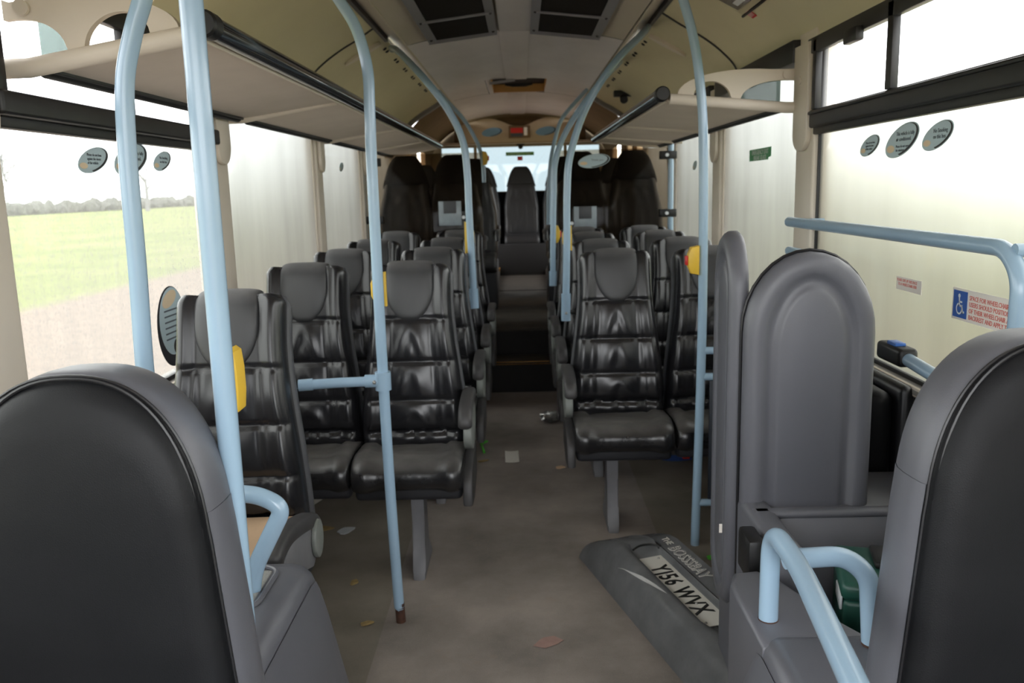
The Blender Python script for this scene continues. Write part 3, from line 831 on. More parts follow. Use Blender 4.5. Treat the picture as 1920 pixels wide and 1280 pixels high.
# lowered armrest of the single seat
bm = B()
pts = catmull([(0, -.15, .51), (0, -.18, .545), (0, -.27, .575), (0, -.42, .605), (0, -.52, .60), (0, -.55, .575)], 6); rings = []
for i, p in enumerate(pts):
    tg = (pts[min(i+1, len(pts)-1)]-pts[max(i-1, 0)]).normalized(); nn = Vector((0, -tg.z, tg.y)); sc = .5+.5*min(1, min(i, len(pts)-1-i)/3)
    rings.append([p+Vector((.027*sc*math.copysign(abs(cos(2*pi*q/14))**.6, cos(2*pi*q/14)), 0, 0))+nn*(.024*sc*math.copysign(abs(sin(2*pi*q/14))**.6, sin(2*pi*q/14))) for q in range(14)])
loft(bm, rings); am = obj('armrest', bm, 'armd', L1, angle=60); am.location = (.235, 0, -.012)
bm = B(); prism(bm, [(-.205+.045*cos(a), .505+.055*sin(a)) for a in [2*pi*q/24 for q in range(24)]], 'x', .02, .034, bev=.004); obj('armrest_cover', bm, 'disc', am)
bm = B(); prism(bm, [(-.165, .50), (-.18, .455), (-.23, .43), (-.36, .47), (-.53, .565), (-.40, .59), (-.25, .555)], 'x', -.018, .02, bev=.008); obj('armrest_underside', bm, 'leg', am)
t = thing('board', 'pale beige board lying on the single left seat beside the blue grab rail', 'board', (-.80, 2.19, .49))
bm = B(); prism(bm, [(-.20, -.20), (.14, -.20), (.19, -.14), (.19, .10), (.12, .16), (-.20, .16)], 'z', 0, .018, bev=.004); o = obj('board_panel', bm, 'board', t); o.rotation_euler = (.12, -.02, 0)

# rear high-back seats
def make_rear_seat(label, arms=()):
    t = thing('high_back_seat', label, 'seat', (0, 0, 0), 'dark high-backed rear seats')
    bp = [(-.04, .42), (-.06, .52), (-.04, .75), (.0, .95), (.03, 1.07)]
    def rl(u, v):
        h = .018*sm(.6, .85, abs(u)); w = noise.noise(Vector((u*4, v*2.2+abs(u), 2.2)))
        return h-.010*(1-abs(w))**7*(v < .85)
    obj('backrest', pad(bp, lambda v: .425-.09*sm(.55, 1, v), .07, 28, 40, rl, 4, 10, .06), 'darkl', t, angle=70)
    hp = [(.0, 1.035), (.02, 1.10), (.04, 1.2), (.06, 1.275)]
    obj('headrest', pad(hp, lambda v: .36*(1-.34*v-.26*v**4), .075, 24, 28, None, 4, 3.2, .06), 'dark', t, angle=70)
    cp = [(-.40, .33), (-.43, .38), (-.41, .42), (-.34, .44), (-.05, .43)]
    obj('seat_cushion', pad(cp, .42, .04, 20, 24, lambda u, v: .012*sm(.6, .8, abs(u)), 5, 5, .03), 'darkl', t, angle=70)
    bm = B(); box(bm, -.21, .21, -.36, .03, .0, .34, .02); obj('seat_base', bm, 'pan', t)
    for a in arms:
        bm = B(); tube(bm, catmull([(a*.222, -.02, .64), (a*.222, -.2, .655), (a*.222, -.32, .64), (a*.222, -.34, .58)], 5), .022, 10); obj('armrest', bm, 'armd', t)
    return t
DK = .432
HS = make_rear_seat('dark high-backed aisle seat just behind the left tinted screen', (1,))
HS.location = (-.505, 6.62, DK)
HW = make_rear_seat('dark high-backed window seat just behind the left tinted screen')
HW.location = (-.875, 6.60, DK)
HR = make_rear_seat('dark high-backed aisle seat just behind the right tinted screen', (-1,))
HR.location = (.45, 6.62, DK)
place(HW, .855, 6.60, 'dark high-backed window seat just behind the right tinted screen', z=DK)
place(HW, -.86, 7.55, 'dark high-backed window seat, second row on the left of the rear deck', z=DK).scale = (.95, 1, .965)
place(HS, -.43, 7.55, 'dark high-backed aisle seat, second row on the left of the rear deck', z=DK)
place(HW, .83, 7.55, 'dark high-backed window seat, second row on the right of the rear deck', z=DK).scale = (.95, 1, .98)
place(HR, .42, 7.55, 'dark high-backed aisle seat, second row on the right of the rear deck', z=DK)
place(HS, -.45, 8.45, 'dark high-backed aisle seat, third row on the left of the rear deck', z=DK)
place(HR, .47, 8.45, 'dark high-backed aisle seat, third row on the right of the rear deck', z=DK)
ZB = .43
place(HW, .0, 10.62, 'dark high-backed centre seat of the back row, against the rear window', z=ZB)
place(HW, -.47, 10.62, 'dark high-backed back row seat left of the centre seat', z=ZB)
place(HW, .47, 10.62, 'dark high-backed back row seat right of the centre seat', z=ZB)
bm = B(); box(bm, -.85, .83, 10.10, 10.16, .432, .80, .01)
o = obj('bench_front', bm, 'riser'); tag(o, 'black riser panel below the back row at the end of the aisle', 'panel')

# front wheel-arch seats (rounded vinyl backs in grey shells)
def arch_outline(hw, zt, z0, n=30, p=2.35, hh=.30):
    """points from the lower left over the top to the lower right"""
    out = [(-hw*1.03, z0), (-hw*1.02, z0+(zt-hh-z0)*.33), (-hw*1.01, z0+(zt-hh-z0)*.66)]
    for i in range(n+1):
        a = pi-pi*i/n
        c, s_ = cos(a), sin(a)
        out.append((hw*math.copysign(abs(c)**(2/p), c), zt-hh+hh*abs(s_)**(2/p)))
    out += [(hw*1.01, z0+(zt-hh-z0)*.66), (hw*1.02, z0+(zt-hh-z0)*.33), (hw*1.03, z0)]
    return [(x*(1+.11*max(0, .95-z)/.27), z) for x, z in out]
def make_arch_seat(label):
    t = thing('rounded_passenger_seat', label, 'seat', (0, 0, 0), 'front wheel arch seats')
    zt, z0 = 1.192, .60
    n = 40
    def ring(hw, z, y, lo=z0):
        return [(x, y+(zt-zz)*-.05, zz) for x, zz in arch_outline(hw, z, lo, n)]
    # shell: outer rim, deep behind the vinyl
    zc = .97
    def shell(name, za, zb, last):
        bm = B()
        spec = [(.192, zt-.009, .012), (.197, zt-.005, .003), (.201, zt-.001, .010), (.204, zt, .032), (.206, zt, .058), (.205, zt-.002, .085), (.199, zt-.006, .106), (.17, zt-.03, .116)]
        R = []
        for hw, z, y in spec:
            pts = ring(hw, z, y)
            R.append(pts)
        # build the grid and clip to the z band
        rows = [[bm.verts.new(p) for p in r] for r in R]
        for a, b in zip(rows[:-1], rows[1:]):
            for i in range(len(a)-1): bm.faces.new((a[i], a[i+1], b[i+1], b[i]))
        bm.faces.new(rows[-1])
        bmesh.ops.bisect_plane(bm, geom=bm.verts[:]+bm.edges[:]+bm.faces[:], plane_co=(0, 0, zc), plane_no=(0, 0, 1), clear_inner=last, clear_outer=not last)
        return obj(name, bm, 'grey', t, angle=55)
    up = shell('shell_upper', 0, 0, True); lo = shell('shell_lower', 0, 0, False)
    lo.scale = (1.006, 1, 1)
    bm = B()   # domed vinyl face
    base = arch_outline(.196, zt-.004, z0, n)
    rings = []
    for q, d in ((1.0, .012), (.985, -.004), (.955, -.018), (.90, -.028), (.78, -.034), (.55, -.036), (.25, -.036)):
        rings.append([(x*q, d+(zt-(.78+(z-.78)*q))*-.05, .78+(z-.78)*q if z > z0+.001 else z) for x, z in base])
    rows = [[bm.verts.new(p) for p in r] for r in rings]
    for a, b in zip(rows[:-1], rows[1:]):
        for i in range(len(a)-1): bm.faces.new((a[i], a[i+1], b[i+1], b[i]))
    bm.faces.new(rows[-1])
    obj('vinyl_back', bm, 'vinyl', t, angle=80)
    bm = B(); tube(bm, [Vector((x*1.005, -.007+(zt-z)*-.05, z+.003*(z > 1))) for x, z in arch_outline(.187, zt-.010, z0, n)], .0036, 8); obj('piping', bm, 'pipe', t)
    bm = B(); tube(bm, [Vector((x*1.005, -.006+(zt-z)*-.05, z)) for x, z in arch_outline(.1975, zt-.003, z0, n)], .0026, 6); obj('edge_seam', bm, 'pipe', t)
    bm = B()
    obj('seat_cushion', pad([(-.42, .44), (-.44, .47), (-.42, .49), (-.3, .50), (-.08, .49)], .38, .04, 22, 22, None, 4, 4, .04), 'vinyl', t, angle=80)
    bm = B(); box(bm, -.18, .18, -.40, -.06, 0, .45, .02); box(bm, -.17, .17, .02, .09, .622, .66, .01); obj('seat_base', bm, 'greyd', t)
    return t
A1 = make_arch_seat('black vinyl wheel arch seat back in a grey shell at lower left, nearest the camera')
A1.location = (-.688, 1.25, 0)
A2 = copy_tree(A1); A2.location = (.793, 1.24, .026); A2['label'] = 'black vinyl wheel arch seat back in a grey shell at lower right, nearest the camera'

# ------------------------------------------------------------------ wheel arch housings
def flare_box(bm, x0, x1, xf, y0, y1, z0, zt, r, bevy=.03):
    """box whose aisle side (x0) flares out to xf at the floor; y0/y1 lengthwise, rounded shoulder r"""
    prof = [(xf, z0), (xf+(x0-xf)*.25, z0+(zt-z0)*.35), (x0-(x0-xf)*.18, zt-r*2.2), (x0-(x0-xf)*.02, zt-r*.9)]
    s = 1 if x1 > x0 else -1
    for a in (0, .35, .7, 1): prof.append((x0+s*r*(1-cos(a*pi/2)), zt-r+r*sin(a*pi/2)))
    prof += [(x1, zt), (x1, z0)]
    rings = []
    N_ = [(y0, .92), (y0+.02, 1), (y1-bevy, 1), (y1-bevy*.4, .985), (y1, .93)]
    for y, q in N_:
        rings.append([(x, y, z0+(z-z0)*q if z > z0 else z) for x, z in prof])
    loft(bm, rings); return bm
t = thing('wheel_arch_box', 'grey moulded wheel arch box beside the lower left seat', 'wheel arch box', (0, 0, 0), 'grey wheel arch boxes')
bm = B(); flare_box(bm, -.50, WL+.04, -.40, 1.20, 1.88, 0, .615, .05, .07); obj('housing', bm, 'grey', t, angle=45)
bm = B(); box(bm, -.72, -.575, 1.62, 1.80, .60, .617, .008, 3); obj('top_inset', bm, 'ash', t)
bm = B(); tube(bm, fillet([(-.60, 1.60, .617), (-.565, 1.63, .617), (-.565, 1.79, .617), (-.60, 1.815, .617), (-.74, 1.815, .617)], .03), .006, 8); obj('inset_rim', bm, 'grey', t)

t = thing('wheel_arch_box', 'grey moulded wheel arch box with a recessed back below the right grey backrest', 'wheel arch box', (0, 0, 0), 'grey wheel arch boxes')
bm = B(); flare_box(bm, .425, WR-.04, .31, 1.20, 1.50, 0, .62, .035, .05); obj('housing', bm, 'grey', t, angle=45)
bm = B()
outl = [(.425, 1.45), (.425, 1.70), (.445, 1.755), (.50, 1.765), (.535, 1.72), (.55, 1.62), (.585, 1.52), (.66, 1.45)]
prism(bm, outl, 'z', .2, .612, bev=.012); obj('corner_ledge', bm, 'grey', t, angle=45)
bm = B()
prism(bm, [(1.50, .40), (1.97, .40), (1.97, .60), (2.02, .642), (2.30, .642), (2.30, 0), (1.5, 0)], 'x', .60, WR-.04, bev=.01)
box(bm, .54, .612, 1.77, 2.30, 0, .655, .022, 3)
obj('back_housing', bm, 'grey', t, angle=45)
bm = B()
prism(bm, [(1.955, .36), (1.925, .40), (1.945, .50), (1.968, .60), (1.995, .645), (2.0, .64), (1.99, .36)], 'x', .60, WR-.05, bev=.004); obj('door_panel', bm, 'grey', t, angle=45)
bm = B(); tube(bm, [(.592, 1.99, .648), (.586, 1.955, .60), (.584, 1.935, .52), (.586, 1.925, .44)], .006, 6); obj('door_gap', bm, 'black', t)
bm = B(); box(bm, .55, 1.06, 1.985, 2.02, .635, .655, .009, 3); obj('top_lip', bm, 'grey', t)
bm = B(); box(bm, .49, .53, 1.80, 1.90, .56, .66, .01); obj('side_latch', bm, 'black', t)

# green first aid box in the recess
t = thing('first_aid_box', 'dark green plastic box with a black clip lying in the right wheel arch recess', 'box', (.80, 1.72, .545), rz=-.25)
bm = B(); box(bm, -.13, .13, -.10, .10, -.10, .045, .012, 3, ); obj('case', bm, 'green', t)
bm = B(); box(bm, -.135, .135, -.105, .105, .045, .085, .014, 3); obj('lid', bm, 'green', t)
bm = B(); box(bm, -.06, .03, -.02, .08, .084, .10, .006); obj('clip', bm, 'black', t)
bm = B(); box(bm, -.136, -.130, -.09, -.01, .02, .05, .002); obj('tape', bm, 'wrap', t)

# ------------------------------------------------------------------ wheelchair backrests
def capsule(hw, z0, z1, rt, rb, n=16):
    out = []
    for i in range(n+1):
        a = pi*i/n; out.append((hw*cos(a), z1-rt+rt*sin(a)))
    for i in range(n+1):
        a = pi+pi*i/n; out.append((hw*cos(a), z0+rb+rb*sin(a)))
    return out
def make_backrest(name, label, hw, h, rt, rb, loc, rz, black=True):
    t = thing(name, label, 'backrest', loc, 'wheelchair backrest boards', rz)
    bm = B()
    steps = ([(.022, .050), (.007, .047), (0, .038), (0, .018)] if not black else [(0, .045), (0, .020)])+[ (.006, .008), (.016, .0), (.036, .0), (.046, .004), (.052, .012), (.066, .014), (.074, .006), (.084, .003)]
    rings = []
    for inset, y in steps:
        rings.append([(x, y, z) for x, z in capsule(hw-inset, inset, h-inset*1.15, rt-inset*.55, max(.004, rb-inset*.4))])
    rows = [[bm.verts.new(p) for p in r] for r in rings]
    m_ = len(rows[0])
    for a, b in zip(rows[:-1], rows[1:]):
        for i in range(m_): bm.faces.new((a[i], a[(i+1) % m_], b[(i+1) % m_], b[i]))
    bm.faces.new(rows[-1]); bm.faces.new(rows[0][::-1])
    obj('plastic_shell', bm, 'grey', t, angle=60)
    if not black: return t
    bm = B(); rings = []
    for q, y in ((0, .045), (0, .056), (.008, .07), (.03, .078), (.07, .082)):
        rings.append([(x, y, z) for x, z in capsule(hw-q+.003, q, h-q+.004, rt-q*.5, max(.004, rb-q*.4))])
    loft(bm, rings); obj('black_pad', bm, 'vinyl', t, angle=60)
    bm = B(); tube(bm, [Vector((x, .048, z)) for x, z in capsule(hw+.003, -.002, h+.004, rt, rb)], .004, 6); obj('piping', bm, 'pipe', t)
    return t
make_backrest('wheelchair_support_board', 'wide grey arched backrest board with raised panel facing the camera, on the right wheel arch', .158, .90, .20, .03, (.70, 2.05, .38), -.02)
bk = make_backrest('wheelchair_support_board', 'tall grey backrest board seen edge on, standing above the loose bumper', .15, 1.03, .15, .12, (.545, 2.26, .295), 0, False)
bk.rotation_euler = (0, 0, -pi/2-.085)
bk.location = (.528, 2.27, .295)
bm = B(); box(bm, .0, .012, 0, .02, 0, .026, mtx=Matrix.Translation((-.001, -.0015, .17))); 

# tip-up seat against the right wall, black piped cushion
t = thing('tip_up_seat', 'black piped tip-up seat folded against the right wall behind the grey backrest', 'tip-up seat', (0, 0, 0))
bm = B(); box(bm, .96, 1.04, 2.34, 2.80, .40, .86, .035, 4); obj('cushion', bm, 'vinyl', t)
bm = B(); box(bm, 1.04, 1.085, 2.32, 2.82, .40, .88, .02, 3); obj('backing', bm, 'pipe', t)
bm = B(); tube(bm, fillet([(.965, 2.36, .42), (.965, 2.36, .845), (.965, 2.78, .845), (.965, 2.78, .42)], .05), .006, 6); obj('piping', bm, 'pipe', t)
bm = B(); box(bm, .86, 1.08, 2.36, 2.42, .56, .63, .015); box(bm, .90, 1.08, 2.34, 2.8, .0, .42, .02); obj('bracket', bm, 'greyd', t)

# ------------------------------------------------------------------ handrails
def rail(name, label, pts, r=.0175, group='pale blue handrails', smooth=True, fil=None, part='tube'):
    t = thing(name, label, 'handrail', (0, 0, 0), group)
    P = fillet(pts, fil, 10) if fil else (catmull(pts, 8) if smooth else pts)
    bm = B(); tube(bm, P, r, 20); obj(part, bm, 'blue', t)
    return t
def bell(t, x, y, z, side=1, button=True):
    """yellow stop bell on a pole, on the side given"""
    bm = B()
    prism(bm, [(0, -.056), (side*.03, -.050), (side*.042, -.02), (side*.042, .02), (side*.03, .050), (0, .056)], 'y', -.022, .022, bev=.005)
    o = obj('bell_push', bm, 'bell', t); o.location = (x+side*.010, y, z)
    if not button: return o
    bm = B(); box(bm, side*.045-.006, side*.045+.006, -.014, .014, -.018, .018, .003); obj('button', bm, 'red', o)
    return o
def clamp(t, p, a, b, r=.024):
    bm = B(); tube(bm, [Vector(a), Vector(b)], r, 16); o = obj('clamp', bm, 'blue', t); return o

# A: curved pole nearest the left windows
yA = 1.65
t = rail('handrail_pole', 'pale blue pole with a bend at window height, left of the thicker near pole', [(-.66, yA, 1.93), (-.685, yA, 1.82), (-.712, yA, 1.75), (-.737, yA, 1.66), (-.746, yA, 1.52), (-.749, yA, 1.32), (-.755, yA, 1.10), (-.755, yA, .80), (-.755, yA, .60)])
# B
yB = 1.35
t = rail('handrail_pole', 'thick straight pale blue pole nearest the camera, with yellow bell push', [(-.490, yB, 2.30), (-.4905, yB, 1.5), (-.491, yB, .90), (-.491, yB, .58)], .0178)
bell(t, -.492, yB+.03, 1.148, 1, False).scale = (.25, 1, 1)
# C: centre-left pole to the floor
yC = 2.70
t = rail('handrail_pole', 'pale blue floor-to-ceiling pole left of the aisle with rusted foot', [(-.70, yC, 2.27), (-.60, yC, 2.12), (-.535, yC, 2.02), (-.487, yC, 1.935), (-.460, yC, 1.82), (-.459, yC, 1.70), (-.462, yC, 1.50), (-.462, yC, 1.0), (-.458, yC, .5), (-.449, yC, .10), (-.446, yC, .055)])
bm = B(); tube(bm, [(-.446, yC, .07), (-.444, yC, .001)], .0165, 16); obj('rusted_foot', bm, 'rust', t)
bell(t, -.432, yC+.035, 1.14, -1, False).scale = (1.15, .6, 1)

bm = B(); tube(bm, [(-.735, yC-.01, .838), (-.60, yC, .842), (-.455, yC, .845)], .0165, 16); obj('cross_arm', bm, 'blue', t)
bm = B(); tube(bm, [(-.462, yC, .875), (-.462, yC, .815)], .026, 18); tube(bm, [(-.52, yC, .845), (-.45, yC, .845)], .0215, 16); obj('joint', bm, 'blue', t)
bm = B(); bmesh.ops.create_uvsphere(bm, u_segments=10, v_segments=8, radius=.0065, matrix=Matrix.Translation((-.487, yC-.022, .845))); obj('joint_screw', bm, 'chrome', t)
bm = B(); tube(bm, [(-.735, yC-.01, .838), (-.69, yC-.005, .8395)], .0195, 16); obj('end_sleeve', bm, 'blue', t)
# D: right pole with modesty panel frame
yD = 3.29
t = rail('handrail_pole', 'pale blue pole right of the aisle with yellow bell push, beside the dark low panel', [(.55, yD, 2.28), (.60, yD, 2.13), (.645, yD, 1.978), (.673, yD, 1.807), (.686, yD, 1.633), (.692, yD, 1.3), (.693, yD, .90), (.686, yD, .45), (.678, yD, .10), (.676, yD, .0)])
bell(t, .685, yD, 1.16, -1)
for z in (.805, .70, .18):
    bm = B(); tube(bm, [(.692 if z > .3 else .68, yD, z), (1.08, yD, z)], .015, 14); obj('cross_bar', bm, 'blue', t)
bm = B(); box(bm, .725, 1.07, yD-.006, yD+.006, .195, .685, .003); obj('modesty_panel', bm, 'mid', t)
# E: left pole behind, ending at the seat
yE = 4.2
t = rail('handrail_pole', 'pale blue pole curving down from the left cove to a left aisle seat', [(-.735, 5.2, 2.262), (-.70, 4.95, 2.235), (-.60, 4.55, 2.14), (-.44, yE, 1.962), (-.340, yE, 1.825), (-.275, yE, 1.68), (-.258, yE, 1.52), (-.256, yE, 1.34), (-.250, yE, 1.1), (-.246, yE, .93)])
bm = B(); tube(bm, [(-.246, yE, .965), (-.245, yE, .868)], .0225, 16); obj('end_socket', bm, 'blue', t)
bm = B(); box(bm, -.31, -.25, yE-.01, yE+.01, .885, .905, .003); obj('bracket', bm, 'black', t)
bell(t, -.293, yE+.035, 1.215, 1, False).scale = (1.1, .6, 1.4)
# F
yF = 4.2
t = rail('handrail_pole', 'pale blue pole curving from the right cove to the right aisle seats, nearer one', [(.685, 4.75, 2.262), (.66, 4.55, 2.235), (.60, 4.35, 2.165), (.449, yF, 2.014), (.320, yF, 1.822), (.240, yF, 1.60), (.222, yF, 1.42), (.218, yF, 1.19), (.210, yF, .93), (.209, yF, .88)])
bm = B(); tube(bm, [(.210, yF, .93), (.208, yF, .795)], .0235, 16); obj('end_socket', bm, 'blue', t)
bm = B(); bmesh.ops.create_uvsphere(bm, u_segments=8, v_segments=6, radius=.007, matrix=Matrix.Translation((.209, yF-.024, .835))); obj('socket_screw', bm, 'chrome', t)
bm = B(); box(bm, .215, .27, yF-.01, yF+.01, .83, .85, .003); obj('bracket', bm, 'black', t)
bell(t, .254, yF+.035, 1.20, -1, False).scale = (1.1, .6, 1.1)
# G
yG = 5.15
t = rail('handrail_pole', 'pale blue pole curving from the right cove to the right aisle seats, farther one', [(.685, 6.0, 2.262), (.62, 5.5, 2.19), (.455, yG, 2.02), (.283, yG, 1.788), (.208, yG, 1.606), (.193, yG, 1.4), (.184, yG, 1.1), (.181, yG, .93)])
bm = B(); tube(bm, [(.181, yG, .95), (.180, yG, .862)], .023, 16); obj('end_socket', bm, 'blue', t)
bell(t, .18, yG+.035, 1.17, 1).scale = (.9, 1, 1)
# H, I: on the rear deck
yH = 7.0
t = rail('handrail_pole', 'thin pale blue rear pole with yellow bell push on the left of the deck aisle', [(-.66, yH+.3, 2.25), (-.56, yH, 2.13), (-.442, yH, 1.992), (-.355, yH, 1.84), (-.318, yH, 1.74), (-.300, yH, 1.62), (-.297, yH, 1.50)], .016)
bell(t, -.312, yH-.01, 1.69, 1)
t = rail('handrail_pole', 'thin pale blue rear pole on the right of the deck aisle', [(.55, yH+.2, 2.22), (.42, yH, 2.08), (.322, yH, 1.952), (.255, yH, 1.72), (.230, yH, 1.537), (.219, yH, 1.3), (.215, yH, 1.15)], .016)
# uprights at the ends of the tinted screens
for s, x, lab in ((-1, -1.055, 'left'), (1, 1.05, 'right')):
    t = rail('screen_upright', 'pale blue upright at the wall end of the %s tinted screen' % lab, [(x, 6.1, .435), (x, 6.1, 1.2), (x, 6.1, 1.76)], .02)
# right window rail of the wheelchair bay
X = 1.0
t = rail('window_rail', 'pale blue rail along the right window bending down behind the near seat', [(X, 3.23, 1.30), (X, 2.6, 1.302), (X, 1.78, 1.302), (X, 1.72, 1.25), (X, 1.72, .70)], .0185, fil=.10)
for y in (3.15, 1.75):
    bm = B(); tube(bm, [(X, y, 1.30), (WR-.01, y, 1.30)], .014, 12); obj('wall_bracket', bm, 'blue', t)
t = rail('window_rail', 'short lower pale blue rail end by the right pillar', [(X, 3.22, 1.193), (X, 2.97, 1.193), (X, 2.90, 1.16), (X, 2.88, .95)], .0165, fil=.08)
t = rail('folding_arm', 'pale blue folding arm with black cap and blue button below the right window', [(X, 2.22, .985), (X, 2.03, .972), (X, 1.6, .945)], .0175)
bm = B(); box(bm, X-.026, X+.026, 2.19, 2.34, .962, 1.012, .012, 3, mtx=None); obj('end_cap', bm, 'black', t)
bm = B(); box(bm, X-.018, X+.012, 2.235, 2.29, 1.006, 1.02, .004); obj('blue_button', bm, 'bluecap', t)
# grab loop on the left wheel arch box
t = rail('grab_rail', 'pale blue grab loop on the left wheel arch box', [(-.60, 1.70, .58), (-.59, 1.70, .66), (-.515, 1.70, .80), (-.56, 1.70, .828), (-.70, 1.72, .838), (-.95, 1.75, .84)], .0185, fil=.05)
# hoop on the right wheel arch box
t = rail('grab_rail', 'pale blue grab hoop on the right wheel arch box, sloping toward the camera', [(.462, 1.545, .60), (.463, 1.545, .80), (.458, 1.36, .805), (.412, 1.0, .815), (.37, .68, .82)], .0185, fil=.07)
bm = B(); tube(bm, fillet([(.463, 1.46, .775), (.575, 1.47, .775), (.618, 1.46, .74), (.618, 1.43, .60)], .06), .0185, 18); obj('branch_tube', bm, 'blue', t)
for x, y in ((.462, 1.545), (.618, 1.432)):
    bm = B(); tube(bm, [(x, y, .606 if y > 1.5 else .617), (x, y, .614 if y > 1.5 else .623)], .0195, 18); obj('foot_ring', bm, 'rust', t)
t = rail('grab_rail', 'rounded pale blue rail end at the bottom edge below the left seat', [(-.46, 1.13, .655), (-.40, 1.10, .70), (-.40, 1.09, .55), (-.40, 1.09, .35)], .021, fil=.04)

# ------------------------------------------------------------------ tinted screens
def screen(x0, x1, label, flip):
    y = 6.1
    t = thing('tinted_screen', label, 'screen', (0, y, 0), 'tinted glass screens')
    bm = B(); box(bm, x0, x1, -.004, .004, .44, 1.70, .002); obj('glass', bm, 'tint', t)
    xo = x0 if flip else x1
    for z in (1.65, 1.25):
        bm = B(); box(bm, xo-.06, xo+.06, -.022, .022, z-.028, z+.028, .006); c = obj('clip', bm, 'black', t)
        bm = B(); tube(bm, [(xo-.01, -.022, z), (xo-.01, -.032, z)], .012, 12); obj('clip_screw', bm, 'white', c)
    return t
screen(-1.04, -.275, 'dark tinted glass screen behind the last left row', True)
screen(.255, 1.03, 'dark tinted glass screen behind the last right row', False)
def pocket(x, z, label, sx):
    t = thing('notice_pocket', label, 'notice pocket', (x, 6.085, z), 'clear notice pockets')
    bm = B(); box(bm, -.08, .08, -.008, 0, -.085, .085, .003); obj('plate', bm, 'clear', t)
    bm = B(); box(bm, -.045, .045, -.014, -.008, -.0, .085, .002); obj('leaflet_slot', bm, 'greyd', t)
    bm = B(); tube(bm, [(sx*.095, -.002, -.03), (sx*.095, -.02, -.03)], .012, 10); obj('hook', bm, 'white', t)
pocket(-.505, 1.285, 'clear square notice pocket on the left tinted screen', 1)
pocket(.448, 1.225, 'clear square notice pocket on the right tinted screen', -1)

# ------------------------------------------------------------------ stickers and signs
def oval(label, loc, right_, up_, a, b, rot, lines, tsize, tx, ty, shape=True, badge=True):
    if abs(right_[1]) > .5: a, b, rot = a*1.1, b*.76, rot*.62
    t = thing('oval_sticker', label, 'sticker', loc, 'blue-grey oval stickers')
    t.matrix_world = frame_m(loc, right_, up_)
    bm = B(); flat(bm, ell(0, 0, a, b, 48, rot=rot), 0, .0008); obj('backing', bm, 'ovl' if badge else 'ovb', t, smooth=False)
    # dark crescent along the lower right edge
    out = ell(0, 0, a*.95, b*.93, 40, -1.75, 1.35, rot=rot)
    inn = ell(-a*.09, b*.05, a*.93, b*.88, 40, -1.75, 1.35, rot=rot)
    bm = B()
    vo = [bm.verts.new((x, y, .0012)) for x, y in out]; vi = [bm.verts.new((x, y, .0012)) for x, y in inn]
    for i in range(len(vo)-1): bm.faces.new((vo[i], vo[i+1], vi[i+1], vi[i]))
    obj('dark_crescent', bm, 'ovd', t, smooth=False)
    if badge:
        bm = B(); flat(bm, ell(-a*.66*cos(rot)+.0, -a*.66*sin(rot)-b*.12, a*.24, b*.26, 24), .0009, .0014); obj('badge', bm, 'ovc', t, smooth=False)
    if lines: text('lettering', lines, tsize, 'ovt', t, (tx, ty, .0013))
    return t
RT, UP = (0, -1, 0), (0, 0, 1)
xr = WR-.006
def on_r(px, py): p = at(px, py, X=xr); return p
def on_l(px, py): p = at(px, py, X=WL+.006); return p
oval('small oval sticker on the right front window, first of three', on_r(1631, 273), RT, UP, .070, .038, .35, 'Please do not lean\nagainst the door\nof this vehicle', .0095, -.03, .006)
oval('large oval sticker about air conditioning on the right front window', on_r(1691, 263), RT, UP, .102, .056, .38, 'This vehicle is fully\nair conditioned.', .0155, -.036, .014)
text('lettering', 'Please do not open\nthe windows.', .011, 'ovt', bpy.data.objects['oval_sticker.001'], (-.036, -.020, .0013))
oval('oval no smoking sticker on the right front window, last of three', on_r(1758, 254), RT, UP, .080, .044, .38, 'No Smoking\non this bus', .0155, -.022, .008)
LT = (0, 1, 0)
oval('oval sticker on the left front window, first of three', on_l(175, 300), LT, UP, .078, .040, .35, 'Please do not lean\nagainst the doors\nof the vehicle', .0105, -.034, .010)
oval('large oval sticker on the left front window, partly hidden by the bent pole', on_l(246, 299), LT, UP, .102, .056, .36, 'This vehicle is fully\nair conditioned.', .0155, -.036, .014)
oval('smallest oval sticker on the left front window, last of three', on_l(304, 302), LT, UP, .064, .036, .38, 'No Smoking\non this bus', .012, -.020, .006)
oval('small oval sticker high on the second left window', at(640, 313, X=WL+.006), LT, UP, .06, .034, .3, '', 0, 0, 0)
oval('small oval sticker high on the far right window', at(1303, 310, X=xr), RT, UP, .06, .036, .3, '', 0, 0, 0)
oval('oval sticker on top of the right tinted screen', (.513, 6.085, 1.622), (1, 0, 0), UP, .112, .046, .14, 'Thank you', .02, -.02, .0)
oval('left blue oval sticker on the cream rear dome panel', (-.335, 10.558, 2.118), (1, 0, 0), UP, .125, .050, .14, '', 0, 0, 0, badge=False)
oval('right blue oval sticker on the cream rear dome panel', (.315, 10.558, 2.116), (1, 0, 0), UP, .125, .050, .14, '', 0, 0, 0, badge=False)
# tall oval access notice on the left window
p = on_l(323, 611)
t = thing('oval_notice', 'tall oval blue-grey notice with wheelchair badge on the left front window', 'sticker', p)
t.matrix_world = frame_m(p, LT, UP)
bm = B(); flat(bm, ell(0, 0, .112, .128, 48), 0, .0008); obj('backing', bm, 'ovd', t, smooth=False)
bm = B(); flat(bm, ell(.006, .016, .100, .108, 48), .0009, .0013); obj('face', bm, 'ovl', t, smooth=False)
bm = B(); flat(bm, ell(-.008, .088, .056, .024, 32, rot=.25), .0014, .0018); obj('logo_oval', bm, 'ovc', t, smooth=False)
bm = B()
for j in range(6): box(bm, -.055, .055-.012*(j % 2), .05-.018*j, .055-.018*j, .0014, .0018)
obj('lettering', bm, 'ovt', t, smooth=False)
bm = B(); flat(bm, ell(.02, -.068, .024, .024, 24), .0014, .0018); obj('badge', bm, 'ink', t, smooth=False)
